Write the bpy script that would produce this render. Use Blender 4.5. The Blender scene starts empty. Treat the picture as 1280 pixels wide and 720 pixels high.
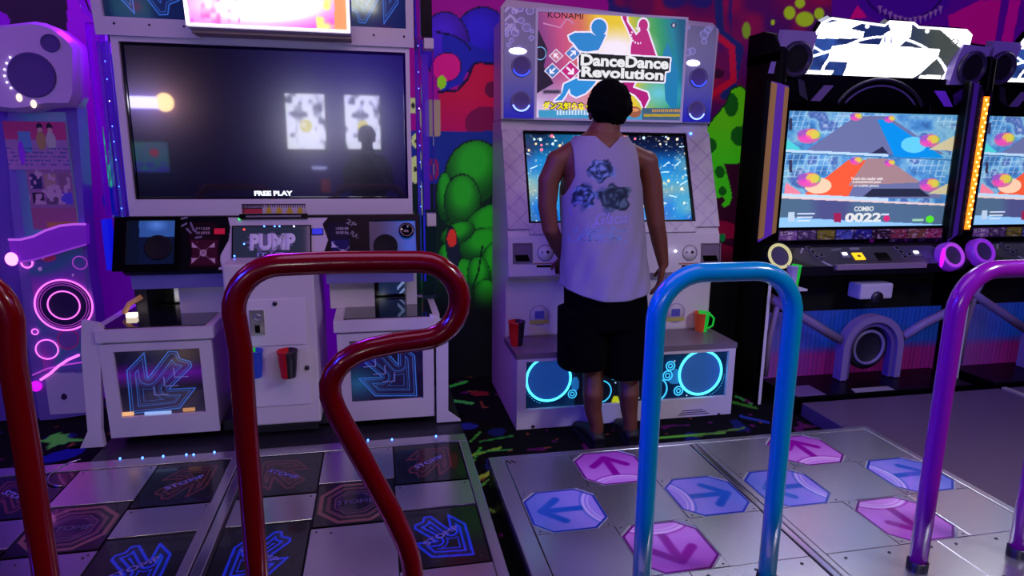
import bpy, bmesh, math, random
import numpy as np
from mathutils import Vector, Matrix
random.seed(7); rng = np.random.default_rng(7)
PI = math.pi
SC = bpy.context.scene; COL = SC.collection
# ------------------------------------------------------------------ camera model (fitted to the photograph)
CAM = np.array([-0.93038, -2.11366, 1.45936]); YAW, PITCH, ROLL, FPX = 0.20298, 0.20158, 0.00972, 808.994
def cam_axes():
    f = np.array([math.sin(YAW)*math.cos(PITCH), math.cos(YAW)*math.cos(PITCH), -math.sin(PITCH)])
    r = np.array([math.cos(YAW), -math.sin(YAW), 0.0]); u = np.cross(r, f)
    return r*math.cos(ROLL)+u*math.sin(ROLL), -r*math.sin(ROLL)+u*math.cos(ROLL), f
CR, CU, CF = cam_axes()
def ray(px, py): return CF*FPX + CR*(px-640) - CU*(py-360)
def at(px, py, Y):
    d = ray(px, py); t = (Y-CAM[1])/d[1]; return CAM + t*d
def atz(px, py, Z):
    d = ray(px, py); t = (Z-CAM[2])/d[2]; return CAM + t*d
def to_px(X, Y, Z):
    dx, dy, dz = X-CAM[0], Y-CAM[1], Z-CAM[2]
    z = dx*CF[0]+dy*CF[1]+dz*CF[2]
    return 640+FPX*(dx*CR[0]+dy*CR[1]+dz*CR[2])/z, 360-FPX*(dx*CU[0]+dy*CU[1]+dz*CU[2])/z
def rect(x0, y0, x1, y1, Y):
    """world x0,x1,z0,z1 of an upright rectangle on the plane Y whose edges are measured at their middles"""
    ym, xm = (y0+y1)/2, (x0+x1)/2
    return at(x0, ym, Y)[0], at(x1, ym, Y)[0], at(xm, y1, Y)[2], at(xm, y0, Y)[2]
# ------------------------------------------------------------------ colours and materials
def lin(c):
    c = np.asarray(c, dtype=float)/255.0
    return np.where(c <= 0.04045, c/12.92, ((c+0.055)/1.055)**2.4)
def rgb(r, g, b): return tuple(float(v) for v in lin((r, g, b)))+(1.0,)
MATS = {}
def mat(name, col=(200, 200, 200), rough=.5, metal=0., emit=None, es=0., alpha=1., noise=0., nscale=30., trans=0., spec=.5, bump=0., attr=False, coat=0., ior=1.45):
    if name in MATS: return MATS[name]
    m = bpy.data.materials.new(name); m.use_nodes = True; nt = m.node_tree; b = nt.nodes['Principled BSDF']
    I = b.inputs; I['Roughness'].default_value = rough; I['Metallic'].default_value = metal; I['IOR'].default_value = ior
    I['Specular IOR Level'].default_value = spec; I['Base Color'].default_value = rgb(*col)
    I['Alpha'].default_value = alpha; I['Transmission Weight'].default_value = trans; I['Coat Weight'].default_value = coat
    I['Coat Roughness'].default_value = .05
    if emit is not None: I['Emission Color'].default_value = rgb(*emit); I['Emission Strength'].default_value = es
    if attr:
        a = nt.nodes.new('ShaderNodeAttribute'); a.attribute_name = 'paint'
        nt.links.new(a.outputs['Color'], I['Base Color'])
        if es: nt.links.new(a.outputs['Color'], I['Emission Color']); I['Emission Strength'].default_value = es
    if noise or bump:
        tc = nt.nodes.new('ShaderNodeTexCoord'); n = nt.nodes.new('ShaderNodeTexNoise'); n.inputs['Scale'].default_value = nscale
        n.inputs['Detail'].default_value = 6
        nt.links.new(tc.outputs['Object'], n.inputs['Vector'])
        if noise:
            r = nt.nodes.new('ShaderNodeMapRange'); r.inputs['To Min'].default_value = max(0, rough-noise); r.inputs['To Max'].default_value = min(1, rough+noise)
            nt.links.new(n.outputs['Fac'], r.inputs['Value']); nt.links.new(r.outputs['Result'], I['Roughness'])
        if bump:
            bp = nt.nodes.new('ShaderNodeBump'); bp.inputs['Strength'].default_value = bump; bp.inputs['Distance'].default_value = .004
            nt.links.new(n.outputs['Fac'], bp.inputs['Height']); nt.links.new(bp.outputs['Normal'], I['Normal'])
    MATS[name] = m; return m
# ------------------------------------------------------------------ objects
def tag(o, label=None, cat=None, group=None, kind=None):
    if label: o['label'] = label
    if cat: o['category'] = cat
    if group: o['group'] = group
    if kind: o['kind'] = kind
    return o
def thing(name, loc, label, cat, group=None):
    o = bpy.data.objects.new(name, None); COL.objects.link(o); o.location = loc; o.empty_display_size = .1
    return tag(o, label, cat, group)
def root_loc(parent):
    v = Vector((0, 0, 0))
    while parent is not None: v += parent.location; parent = parent.parent
    return v
class MB:
    def __init__(s): s.bm = bmesh.new(); s.mats = []
    def mi(s, m):
        if m not in s.mats: s.mats.append(m)
        return s.mats.index(m)
    def face(s, vs, m, smooth=False):
        try: f = s.bm.faces.new(vs)
        except ValueError: return None
        f.material_index = s.mi(m); f.smooth = smooth; return f
    def poly3(s, pts, m):
        return s.face([s.bm.verts.new(p) for p in pts], m)
    def solid(s, loopA, loopB, m, smooth=False, caps=True):
        a = [s.bm.verts.new(p) for p in loopA]; b = [s.bm.verts.new(p) for p in loopB]; n = len(a)
        for i in range(n): s.face([a[i], a[(i+1) % n], b[(i+1) % n], b[i]], m, smooth)
        if caps: s.face(a[::-1], m); s.face(b, m)
        return s
    def box(s, x0, x1, y0, y1, z0, z1, m, bev=0.):
        """box, with its edges chamfered by bev"""
        if x1 < x0: x0, x1 = x1, x0
        if y1 < y0: y0, y1 = y1, y0
        if z1 < z0: z0, z1 = z1, z0
        b = min(bev, .49*min(x1-x0, y1-y0, z1-z0))
        t = bmesh.new(); bmesh.ops.create_cube(t, size=1.)
        for v in t.verts: v.co = Vector(((x0+x1)/2+v.co.x*(x1-x0), (y0+y1)/2+v.co.y*(y1-y0), (z0+z1)/2+v.co.z*(z1-z0)))
        if b > 0: bmesh.ops.bevel(t, geom=t.edges[:], offset=b, segments=2, affect='EDGES', profile=.5)
        s.merge(t, m); return s
    def merge(s, t, m, smooth=False):
        mp = {v: s.bm.verts.new(v.co) for v in t.verts}
        for f in t.faces: s.face([mp[v] for v in f.verts], m, smooth or f.smooth)
        t.free()
    def prism_x(s, prof, x0, x1, m, x0b=None, x1b=None):
        """side profile [(y,z)] swept along X"""
        return s.solid([(x0, y, z) for y, z in prof], [(x1, y, z) for y, z in prof], m)
    def prism_y(s, prof, y0, y1, m, smooth=False):
        return s.solid([(x, y0, z) for x, z in prof], [(x, y1, z) for x, z in prof], m, smooth)
    def prism_z(s, prof, z0, z1, m):
        return s.solid([(x, y, z0) for x, y in prof], [(x, y, z1) for x, y in prof], m)
    def tube(s, pts, r, m, seg=14, caps=True, up=None):
        pts = [Vector(p) for p in pts]; rs = r if hasattr(r, '__len__') else [r]*len(pts); rings = []; prev = None
        for i, p in enumerate(pts):
            t = (pts[min(i+1, len(pts)-1)]-pts[max(i-1, 0)]).normalized()
            if prev is None:
                a = Vector((0, 1, 0)) if abs(t.y) < .9 else Vector((1, 0, 0)); u = t.cross(a).normalized()
            else: u = (prev-t*prev.dot(t)).normalized()
            prev = u; w = t.cross(u)
            rings.append([s.bm.verts.new(p+(u*math.cos(2*PI*k/seg)+w*math.sin(2*PI*k/seg))*rs[i]) for k in range(seg)])
        for a, b in zip(rings, rings[1:]):
            for k in range(seg): s.face([a[k], a[(k+1) % seg], b[(k+1) % seg], b[k]], m, True)
        if caps: s.face(rings[0][::-1], m); s.face(rings[-1], m)
        return s
    def lathe(s, c, prof, m, axis='z', seg=28, caps=False):
        """prof [(r,h)] turned about an axis through c"""
        c = Vector(c); A = {'z': (Vector((1, 0, 0)), Vector((0, 1, 0)), Vector((0, 0, 1))), 'y': (Vector((1, 0, 0)), Vector((0, 0, 1)), Vector((0, -1, 0)))}
        u, w, n = A[axis] if isinstance(axis, str) else axis
        rings = [[s.bm.verts.new(c+(u*math.cos(2*PI*k/seg)+w*math.sin(2*PI*k/seg))*r+n*h) for k in range(seg)] for r, h in prof]
        for a, b in zip(rings, rings[1:]):
            for k in range(seg): s.face([a[k], a[(k+1) % seg], b[(k+1) % seg], b[k]], m, True)
        if caps: s.face(rings[0][::-1], m); s.face(rings[-1], m)
        return s
    def ring(s, c, r0, r1, h, m, axis='y', seg=40):
        """flat ring with square section, standing h proud"""
        return s.lathe(c, [(r0, 0), (r0, h), (r1, h), (r1, 0), (r0, 0)], m, axis, seg)
    def disc(s, c, r, h, m, axis='y', seg=32):
        return s.lathe(c, [(r, 0), (r, h), (.0005, h)], m, axis, seg)
    def ellipsoid(s, c, r, m, seg=20, rings=12):
        t = bmesh.new(); bmesh.ops.create_uvsphere(t, u_segments=seg, v_segments=rings, radius=1.)
        for v in t.verts: v.co = Vector((c[0]+v.co.x*r[0], c[1]+v.co.y*r[1], c[2]+v.co.z*r[2]))
        s.merge(t, m, True); return s
    def build(s, name, parent=None, kind=None, label=None):
        bmesh.ops.recalc_face_normals(s.bm, faces=s.bm.faces[:])
        me = bpy.data.meshes.new(name); o = bpy.data.objects.new(name, me)
        off = root_loc(parent); 
        if off.length: bmesh.ops.translate(s.bm, verts=s.bm.verts[:], vec=-off)
        s.bm.to_mesh(me); s.bm.free()
        for m in s.mats: me.materials.append(m)
        COL.objects.link(o)
        if parent: o.parent = parent
        if kind: o['kind'] = kind
        if label: o['label'] = label
        return o
def set_origin_mesh(o, c):
    """puts a top-level mesh's origin at c"""
    c = Vector(c); o.data.transform(Matrix.Translation(-c)); o.location = c; return o
def canvas(name, O, U, V, nu, nv, fn, m, parent=None, kind=None, thick=0., skirt=None, warp=None):
    """a painted panel: corner O, edge vectors U and V; fn(u,v) -> sRGB 0..255 colour of the paint, v runs along V"""
    O, U, V = np.array(O, float), np.array(U, float), np.array(V, float)
    us, vs = np.linspace(0, 1, nu+1), np.linspace(0, 1, nv+1); uu, vv = np.meshgrid(us, vs)
    P = O+uu[..., None]*U+vv[..., None]*V
    if warp is not None: P = warp(P)
    C = lin(np.clip(fn(uu, vv), 0, 255)).reshape(-1, 3)
    off = np.array(root_loc(parent)); W = nu+1
    verts = (P.reshape(-1, 3)-off)
    i = np.arange(nv)[:, None]*W+np.arange(nu)[None, :]
    F = np.stack([i, i+1, i+1+W, i+W], -1).reshape(-1, 4)
    n0 = len(verts); faces = F.tolist(); verts = verts.tolist(); C = C.tolist()
    if thick:
        n = np.cross(U, V); n /= np.linalg.norm(n)
        cs = [0, nu, (nv+1)*W-1, nv*W]
        b = [(np.array(verts[k])-n*thick).tolist() for k in cs]; verts += b; C += [C[k] for k in cs]
        faces += [[n0+3, n0+2, n0+1, n0], ]
        edges = [list(range(0, nu+1)), [nu+k*W for k in range(nv+1)], list(range((nv+1)*W-1, nv*W-1, -1)), [k*W for k in range(nv, -1, -1)]]
        for e, (p, q) in zip(edges, ((0, 1), (1, 2), (2, 3), (3, 0))): faces.append(e[::-1]+[n0+p, n0+q])
    me = bpy.data.meshes.new(name); me.from_pydata(verts, [], faces); me.update()
    a = me.color_attributes.new('paint', 'FLOAT_COLOR', 'POINT')
    buf = np.ones((len(verts), 4), dtype=np.float32); buf[:, :3] = np.array(C); a.data.foreach_set('color', buf.ravel())
    me.materials.append(m); o = bpy.data.objects.new(name, me); COL.objects.link(o)
    if parent: o.parent = parent
    if kind: o['kind'] = kind
    return o
def lettering(name, text, O, U, V, w, h, m, parent, depth=.0015, bold=.0, shear=0., warp=None, spacing=1.):
    """raised letters fitted into a w x h box whose lower left corner is O, U to the right, V up"""
    cu = bpy.data.curves.new('t', 'FONT'); cu.body = text; cu.size = 1; cu.offset = bold; cu.shear = shear; cu.extrude = 0; cu.resolution_u = 3; cu.space_character = spacing
    t = bpy.data.objects.new('t', cu); COL.objects.link(t); bpy.context.view_layer.update()
    me = bpy.data.meshes.new_from_object(t.evaluated_get(bpy.context.evaluated_depsgraph_get()))
    bpy.data.objects.remove(t); bpy.data.curves.remove(cu)
    bm = bmesh.new(); bm.from_mesh(me); bpy.data.meshes.remove(me)
    if not bm.verts: bm.free(); return None
    xs = [v.co.x for v in bm.verts]; ys = [v.co.y for v in bm.verts]; x0, x1, y0, y1 = min(xs), max(xs), min(ys), max(ys)
    r = bmesh.ops.extrude_face_region(bm, geom=bm.faces[:]); top = {e for e in r['geom'] if isinstance(e, bmesh.types.BMVert)}
    O, U, V = Vector(O), Vector(U).normalized(), Vector(V).normalized(); N = U.cross(V); off = root_loc(parent)
    for v in bm.verts:
        p = O+U*((v.co.x-x0)/(x1-x0)*w)+V*((v.co.y-y0)/max(1e-6, y1-y0)*h)+N*(depth if v in top else 0)
        if warp: p = warp(p)
        v.co = p-off
    bmesh.ops.recalc_face_normals(bm, faces=bm.faces[:])
    me = bpy.data.meshes.new(name); bm.to_mesh(me); bm.free(); me.materials.append(m)
    o = bpy.data.objects.new(name, me); COL.objects.link(o); o.parent = parent
    return o
# ------------------------------------------------------------------ drawing helpers on arrays
def inpoly(x, y, P):
    r = np.zeros(x.shape, bool); n = len(P)
    for i in range(n):
        x0, y0 = P[i]; x1, y1 = P[(i+1) % n]
        if y0 == y1: continue
        c = ((y0 > y) != (y1 > y)) & (x < (x1-x0)*(y-y0)/(y1-y0)+x0); r ^= c
    return r
def dseg(x, y, a, b):
    ax, ay = a; bx, by = b; dx, dy = bx-ax, by-ay
    t = np.clip(((x-ax)*dx+(y-ay)*dy)/(dx*dx+dy*dy+1e-12), 0, 1); return np.hypot(x-ax-t*dx, y-ay-t*dy)
def dpoly(x, y, P, closed=True):
    d = np.full(x.shape, 1e9); n = len(P)
    for i in range(n if closed else n-1): d = np.minimum(d, dseg(x, y, P[i], P[(i+1) % n]))
    return d
def ell(x, y, cx, cy, rx, ry, a=0.):
    c, s = math.cos(a), math.sin(a); X = (x-cx)*c+(y-cy)*s; Y = -(x-cx)*s+(y-cy)*c
    return np.hypot(X/rx, Y/ry)
def put(C, k, col):
    """blend colour col into C with coverage k"""
    k = np.clip(np.asarray(k, float), 0, 1)[..., None]; C[:] = C*(1-k)+np.array(col, float)*k
def vnoise(x, y, sc, seed=0):
    r = np.random.default_rng(seed); G = r.random((64, 64)); X = x*sc; Y = y*sc
    xi = np.floor(X).astype(int); yi = np.floor(Y).astype(int); fx = X-xi; fy = Y-yi; fx = fx*fx*(3-2*fx); fy = fy*fy*(3-2*fy)
    g = lambda i, j: G[i % 64, j % 64]
    return (g(xi, yi)*(1-fx)+g(xi+1, yi)*fx)*(1-fy)+(g(xi, yi+1)*(1-fx)+g(xi+1, yi+1)*fx)*fy
def ramp(t, stops):
    t = np.asarray(t); out = np.zeros(t.shape+(3,)); ts = [s[0] for s in stops]
    for k in range(3): out[..., k] = np.interp(t, ts, [s[1][k] for s in stops])
    return out
# ------------------------------------------------------------------ materials used all over
M_white = mat('white_enamel', (214, 208, 216), .38, coat=.15)
M_whiter = mat('white_plastic', (222, 216, 226), .45)
M_grey = mat('grey_plastic', (120, 118, 128), .5)
M_black = mat('black_plastic', (5, 5, 7), .3, spec=.12)
M_matt = mat('black_matt', (8, 8, 10), .8)
M_gloss = mat('black_gloss', (6, 6, 9), .06, coat=.6)
M_chrome = mat('brushed_metal', (206, 203, 212), .25, .9, noise=.03, nscale=3)
M_chrome2 = mat('polished_metal', (200, 200, 208), .16, .95)
M_dmetal = mat('dark_metal', (70, 68, 80), .4, .8, noise=.08, nscale=12)
M_cone = mat('speaker_cloth', (70, 62, 92), .8)
M_acrylic = mat('clear_acrylic', (225, 230, 255), .04, trans=1., ior=1.12, spec=.5)
M_glass = mat('tinted_glass', (40, 50, 90), .05, alpha=.35, coat=.5)
M_paint = mat('printed_film', attr=True, rough=.4)
M_lit = mat('backlit_print', attr=True, rough=.3, es=.8)
M_screen = mat('lit_screen', attr=True, rough=.12, es=1.15)
M_hot = mat('bright_sign', attr=True, rough=.3, es=3.2)
def glow(name, col, s): return mat(name, (20, 20, 20), .5, emit=col, es=s)
G_white = glow('white_light', (225, 225, 255), 6.)
G_cyan = glow('cyan_light', (70, 215, 255), 2.6)
G_blue = glow('blue_light', (30, 50, 255), 5.)
G_led = glow('blue_led', (60, 110, 255), 9.)
G_violet = glow('violet_light', (150, 20, 255), 3.)
G_pink = glow('pink_light', (255, 90, 235), 2.2)
G_orange = glow('orange_light', (255, 150, 30), 4.)
G_line = glow('etched_blue_line', (60, 130, 230), .75)
G_red = glow('red_led', (255, 40, 30), 8.)
G_green = glow('green_led', (40, 255, 90), 5.)
G_cream = glow('cream_light', (235, 225, 170), .75)
# ------------------------------------------------------------------ the room
def wall_paint(u, v):
    X = -5.5+u*11.5; Z = v*3.2; x, y = to_px(X, 2.0, Z)
    C = np.zeros(u.shape+(3,)); C[:] = (26, 8, 40)
    n = vnoise(x, y, .02, 3)
    # behind and beside the left cabinets: dark, with the wall's violet light painted as a band
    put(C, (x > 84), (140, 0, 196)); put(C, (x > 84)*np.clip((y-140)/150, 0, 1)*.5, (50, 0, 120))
    put(C, (ell(x, y, -5, 28, 17, 14) < 1), (120, 0, 190))
    g = (ell(x, y, 150, 195, 13, 62) < 1); put(C, g, (10, 190, 110)); put(C, g & (np.sin(x*.5+y*.25) > .35), (40, 255, 170)); put(C, ell(x, y, 150, 250, 22, 18) < 1, (10, 20, 180))
    # between the two big cabinets
    R = (x > 470) & (x < 760)
    put(C, R, (150, 0, 130)); put(C, R & (y < 60), (142, 0, 128))
    def blob(cx, cy, rx, ry, a, col, dark, lo=.0):
        e = ell(x, y, cx, cy, rx, ry, a); put(C, R & (e < 1.05), (10, 8, 40))
        put(C, R & (e < 1), dark); 
        k = np.clip(1.15-ell(x, y, cx-rx*.15, cy-ry*.25, rx, ry, a), 0, 1)*1.3; put(C, (R & (e < 1))*k, col)
    blob(603, 52, 36, 42, 0, (40, 24, 190), (30, 10, 130)); blob(556, 56, 30, 40, 0, (66, 30, 190), (50, 14, 130)); 
    put(C, R & inpoly(x, y, [(552, 40), (570, 45), (600, 60), (625, 70), (640, 82), (588, 80), (578, 104), (552, 116)]), (22, 30, 160))
    d = dpoly(x, y, [(546, 40), (566, 44), (580, 52), (588, 62)], False); put(C, R & (d < 1.3), (8, 5, 50))
    e = ell(x, y, 558, 84, 17, 18, .9); put(C, R & (e < 1.06), (20, 5, 40)); put(C, R & (e < 1), (205, 15, 125)); put(C, R & (ell(x, y, 552, 103, 6, 8) < 1), (140, 210, 20))
    red = [(548, 115), (572, 113), (585, 98), (592, 80), (600, 78), (700, 90), (700, 164), (548, 164)]
    put(C, R & inpoly(x, y, red), (182, 14, 62)); put(C, (R & inpoly(x, y, red))*np.clip((y-120)/60, 0, .8), (165, 0, 92))
    put(C, R & (dpoly(x, y, red[:6], False) < 1.6), (10, 5, 50)); put(C, R & (ell(x, y, 607, 155, 26, 22) < 1) & (y < 164), (110, 6, 66)); put(C, R & (ell(x, y, 614, 112, 8, 10) < 1), (90, 10, 60))
    put(C, R & (y >= 164) & (y < 240), (14, 40, 130)); put(C, R & (y >= 230), (6, 34, 26))
    def gb(cx, cy, rx, ry, a=0.):
        e = ell(x, y, cx, cy, rx, ry, a); put(C, R & (e < 1.06), (4, 30, 20)); put(C, R & (e < 1), (8, 70, 22))
        k = np.clip(1.1-ell(x, y, cx, cy-ry*.35, rx, ry, a), 0, 1)*1.5; put(C, (R & (e < 1))*k, (30, 158, 30))
    gb(592, 216, 34, 40, .3); gb(575, 255, 24, 34); gb(556, 246, 10, 30); gb(578, 252, 22, 33); gb(612, 280, 34, 22, -.5); gb(560, 300, 10, 8); gb(604, 306, 30, 20, -.3)
    gb(572, 292, 22, 13, -.45); gb(560, 322, 12, 18); gb(616, 330, 14, 26, .1); gb(580, 350, 20, 26); gb(598, 345, 14, 24); gb(608, 372, 16, 22)
    e = ell(x, y, 566, 310, 8, 26, -.1); put(C, R & (e < 1.08), (8, 20, 20)); put(C, R & (e < 1), (20, 30, 50)); put(C, R & (ell(x, y, 565, 298, 6, 11) < 1), (210, 50, 40))
    put(C, R & (dpoly(x, y, [(603, 308), (598, 340), (590, 362)], False) < 1.3), (4, 40, 20))
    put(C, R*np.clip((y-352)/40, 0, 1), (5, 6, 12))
    # odd pale shapes that show through the acrylic post
    for cx, cy, rx, ry in ((516, 132, 9, 10), (519, 212, 9, 17), (521, 176, 7, 9)):
        e = ell(x, y, cx, cy, rx, ry); put(C, e < 1, (190, 205, 130)); put(C, ell(x, y, cx, cy, 2.5, 3.5) < 1, (30, 30, 40))
    put(C, (x > 532) & (x < 550) & (y > 125) & (y < 170), (150, 130, 110)); put(C, ell(x, y, 541, 212, 8, 14) < 1, (130, 20, 80)); put(C, ell(x, y, 541, 212, 4, 8) < 1, (30, 40, 120))
    # right of the middle cabinet
    R = (x >= 760); put(C, R, (96, 6, 72)); put(C, R*np.clip(n*1.4-.3, 0, 1), (40, 10, 90)); put(C, R*np.clip((vnoise(x, y, .035, 9)-.5)*4, 0, 1)*.8, (140, 10, 60)); put(C, (R & (x < 915))*np.clip((70-y)/30, 0, 1)*np.clip((vnoise(x, y, .05, 5)-.35)*4, 0, 1)*.85, (24, 24, 104))
    put(C, R & (dpoly(x, y, [(898, 0), (900, 40), (925, 60), (915, 110), (905, 120)], False) < 5), (24, 30, 96)); put(C, R & (dpoly(x, y, [(893, 42), (915, 60), (917, 100), (890, 118)], False) < 4), (176, 10, 50))
    put(C, R & (ell(x, y, 897, 92, 8, 6) < 1), (50, 6, 40))
    def yd(cx, cy, rx, ry, col=(160, 190, 10)): put(C, R*np.clip((1.15-ell(x, y, cx, cy, rx, ry))*5, 0, 1), col)
    yd(933, 38, 5, 10, (120, 150, 30)); yd(966, 28, 2.5, 3); yd(987, 16, 7, 8); yd(1000, 4, 6, 6); yd(1024, 17, 6, 7); yd(1006, 24, 11, 9)
    put(C, R & (x > 1040), (76, 0, 128)); put(C, R & inpoly(x, y, [(1072, 6), (1084, 22), (1062, 24)]), (190, 0, 110))
    m = ell(x, y, 1130, -8, 60, 40); put(C, R & (m < 1), (60, 0, 130)); put(C, R & (m < 1) & (np.abs(ell(x, y, 1130, -16, 50, 40)-1) < .03), (30, 0, 80))
    for k in range(13):
        cx = 1100+k*6.3; b = 6+16*math.sin(PI*(k+.5)/13)
        put(C, R & inpoly(x, y, [(cx-2.6, b), (cx+2.6, b), (cx+.3, b+9)]), (130, 80, 150))
    put(C, R & inpoly(x, y, [(1185, 20), (1225, 0), (1252, 0), (1240, 70), (1190, 70)]), (168, 0, 118)); put(C, R & inpoly(x, y, [(1262, 0), (1276, 0), (1262, 70), (1248, 70)]), (168, 0, 128)); put(C, R & (x > 1280), (110, 0, 120))
    # spotted green tentacle
    T = [(884, 160), (893, 148), (908, 130), (915, 112), (926, 108), (936, 118), (946, 150), (946, 204), (918, 204), (905, 205), (912, 230), (915, 246), (912, 256), (905, 259), (902, 256), (907, 250), (903, 246), (893, 249), (875, 247), (872, 200)]
    t = R & inpoly(x, y, T); put(C, R & (dpoly(x, y, T) < 2), (10, 40, 20)); put(C, t, (84, 180, 16)); put(C, t*np.clip((y-150)/90, 0, .6), (40, 190, 30))
    for cx, cy, rx, ry in ((914, 131, 9, 15), (888, 182, 8, 9), (924, 170, 11, 12), (900, 215, 6, 8), (903, 239, 5, 6), (932, 158, 5, 5)): put(C, t & (ell(x, y, cx, cy, rx, ry) < 1), (14, 84, 20))
    put(C, R & (y > 204) & (x < 960) & ~t, (46, 4, 34))
    for cx, cy in ((902, 287), (900, 316)): put(C, R & (ell(x, y, cx, cy, 26, 11, .15) < 1), (120, 6, 50))
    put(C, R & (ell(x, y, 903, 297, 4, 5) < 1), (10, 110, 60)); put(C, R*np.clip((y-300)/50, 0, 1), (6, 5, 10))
    return C
M_mural = mat('fluorescent_wall_paint', attr=True, rough=.6, es=.42)
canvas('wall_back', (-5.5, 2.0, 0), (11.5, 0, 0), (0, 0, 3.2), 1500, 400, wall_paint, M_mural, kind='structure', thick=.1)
def room():
    M_wall = mat('dark_plaster', (24, 14, 34), .8, bump=.2); M_ceil = mat('black_ceiling', (10, 8, 14), .9)
    MB().box(-5.6, -5.5, -6, 2.1, 0, 3.2, M_wall).build('wall_left', kind='structure')
    MB().box(6.0, 6.1, -6, 2.1, 0, 3.2, M_wall).build('wall_right', kind='structure')
    MB().box(-5.6, 6.1, -6.1, -6, 0, 3.2, mat('violet_plaster', (120, 60, 170), .8)).build('wall_front', kind='structure')
    MB().box(-5.6, 6.1, -6.1, 2.1, 3.2, 3.3, M_ceil).build('ceiling', kind='structure')
    # carpet: black with neon splashes
    xs = np.concatenate([np.linspace(-5.6, -3.4, 8)[:-1], np.arange(-3.4, 3.2, .0125), np.linspace(3.2, 6.1, 10)])
    ys = np.concatenate([np.linspace(-6.1, -.4, 12)[:-1], np.arange(-.4, 2.0, .0125), [2.0]])
    X, Y = np.meshgrid(xs, ys); x, y = to_px(X, np.maximum(Y, -.5), 0*X)
    C = np.zeros(X.shape+(3,)); C[:] = (6, 5, 9)
    sp = vnoise(X, Y, 9, 2); put(C, sp > .84, (14, 18, 70)); put(C, vnoise(X+3, Y, 14, 4) > .9, (60, 10, 60)); put(C, vnoise(X+3, Y+7, 22, 6) > .93, (90, 40, 30))
    def star(cx, cy, sp_, col, w=1.):
        for a, L in sp_:
            ex, ey = cx+L*math.cos(a), cy+L*math.sin(a)*.5; nx, ny = -math.sin(a)*w*5, math.cos(a)*w*2.4
            put(C, inpoly(x, y, [(cx-nx, cy-ny), (ex, ey), (cx+nx, cy+ny)]), col)
    star(73, 550, [(0, 36), (.5, 14), (-.9, 22), (-2.2, 16), (3.0, 30), (2.1, 30), (-1.5, 20)], (60, 130, 50), 1.6); put(C, ell(x, y, 73, 549, 13, 7) < 1, (60, 130, 50))
    put(C, ell(x, y, 78, 569, 30, 6, -.25) < 1, (16, 16, 100))
    for a, b, w, col in (((560, 484), (583, 477), 1.6, (40, 130, 50)), ((558, 500), (590, 504), 1.6, (50, 130, 60)), ((586, 570), (625, 560), 1.4, (90, 120, 40)), ((595, 600), (614, 590), 2.4, (110, 120, 40)), ((592, 588), (602, 610), 1.5, (60, 110, 40)),
                         ((588, 552), (600, 541), 1.2, (50, 110, 40)), ((596, 612), (610, 600), 1.5, (70, 120, 50)), ((600, 632), (620, 640), 1.4, (80, 100, 50)), ((600, 565), (640, 562), 1., (40, 110, 50)), ((820, 548), (905, 541), 1.2, (70, 130, 40)), ((870, 545), (930, 535), 1.2, (60, 90, 40)), ((905, 500), (945, 510), 1.6, (40, 90, 30)),
                         ((920, 495), (940, 505), 1.3, (40, 110, 60)), ((600, 560), (590, 580), 1.3, (50, 120, 40)), ((560, 470), (590, 466), 1.2, (30, 90, 40)), ((640, 545), (600, 552), 1., (30, 90, 40)), ((925, 520), (960, 528), 1.5, (30, 40, 120))):
        put(C, dseg(x, y, a, b) < w, col)
    put(C, ell(x, y, 585, 533, 12, 4) < 1, (24, 24, 110)); put(C, ell(x, y, 600, 492, 12, 3) < 1, (90, 14, 30)); put(C, ell(x, y, 940, 500, 9, 4) < 1, (70, 16, 70))
    C = lin(C).reshape(-1, 3); W = len(xs); i = np.arange(len(ys)-1)[:, None]*W+np.arange(W-1)[None, :]
    F = np.stack([i, i+1, i+1+W, i+W], -1).reshape(-1, 4)
    me = bpy.data.meshes.new('floor'); V = np.stack([X, Y, 0*X], -1).reshape(-1, 3); me.from_pydata(V.tolist(), [], F.tolist()); me.update()
    a = me.color_attributes.new('paint', 'FLOAT_COLOR', 'POINT'); buf = np.ones((len(V), 4), dtype=np.float32); buf[:, :3] = C; a.data.foreach_set('color', buf.ravel())
    me.materials.append(mat('neon_carpet', attr=True, rough=.95, es=.35, spec=.1, bump=.3, nscale=300)); o = bpy.data.objects.new('floor', me); COL.objects.link(o); o['kind'] = 'structure'
room()
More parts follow.
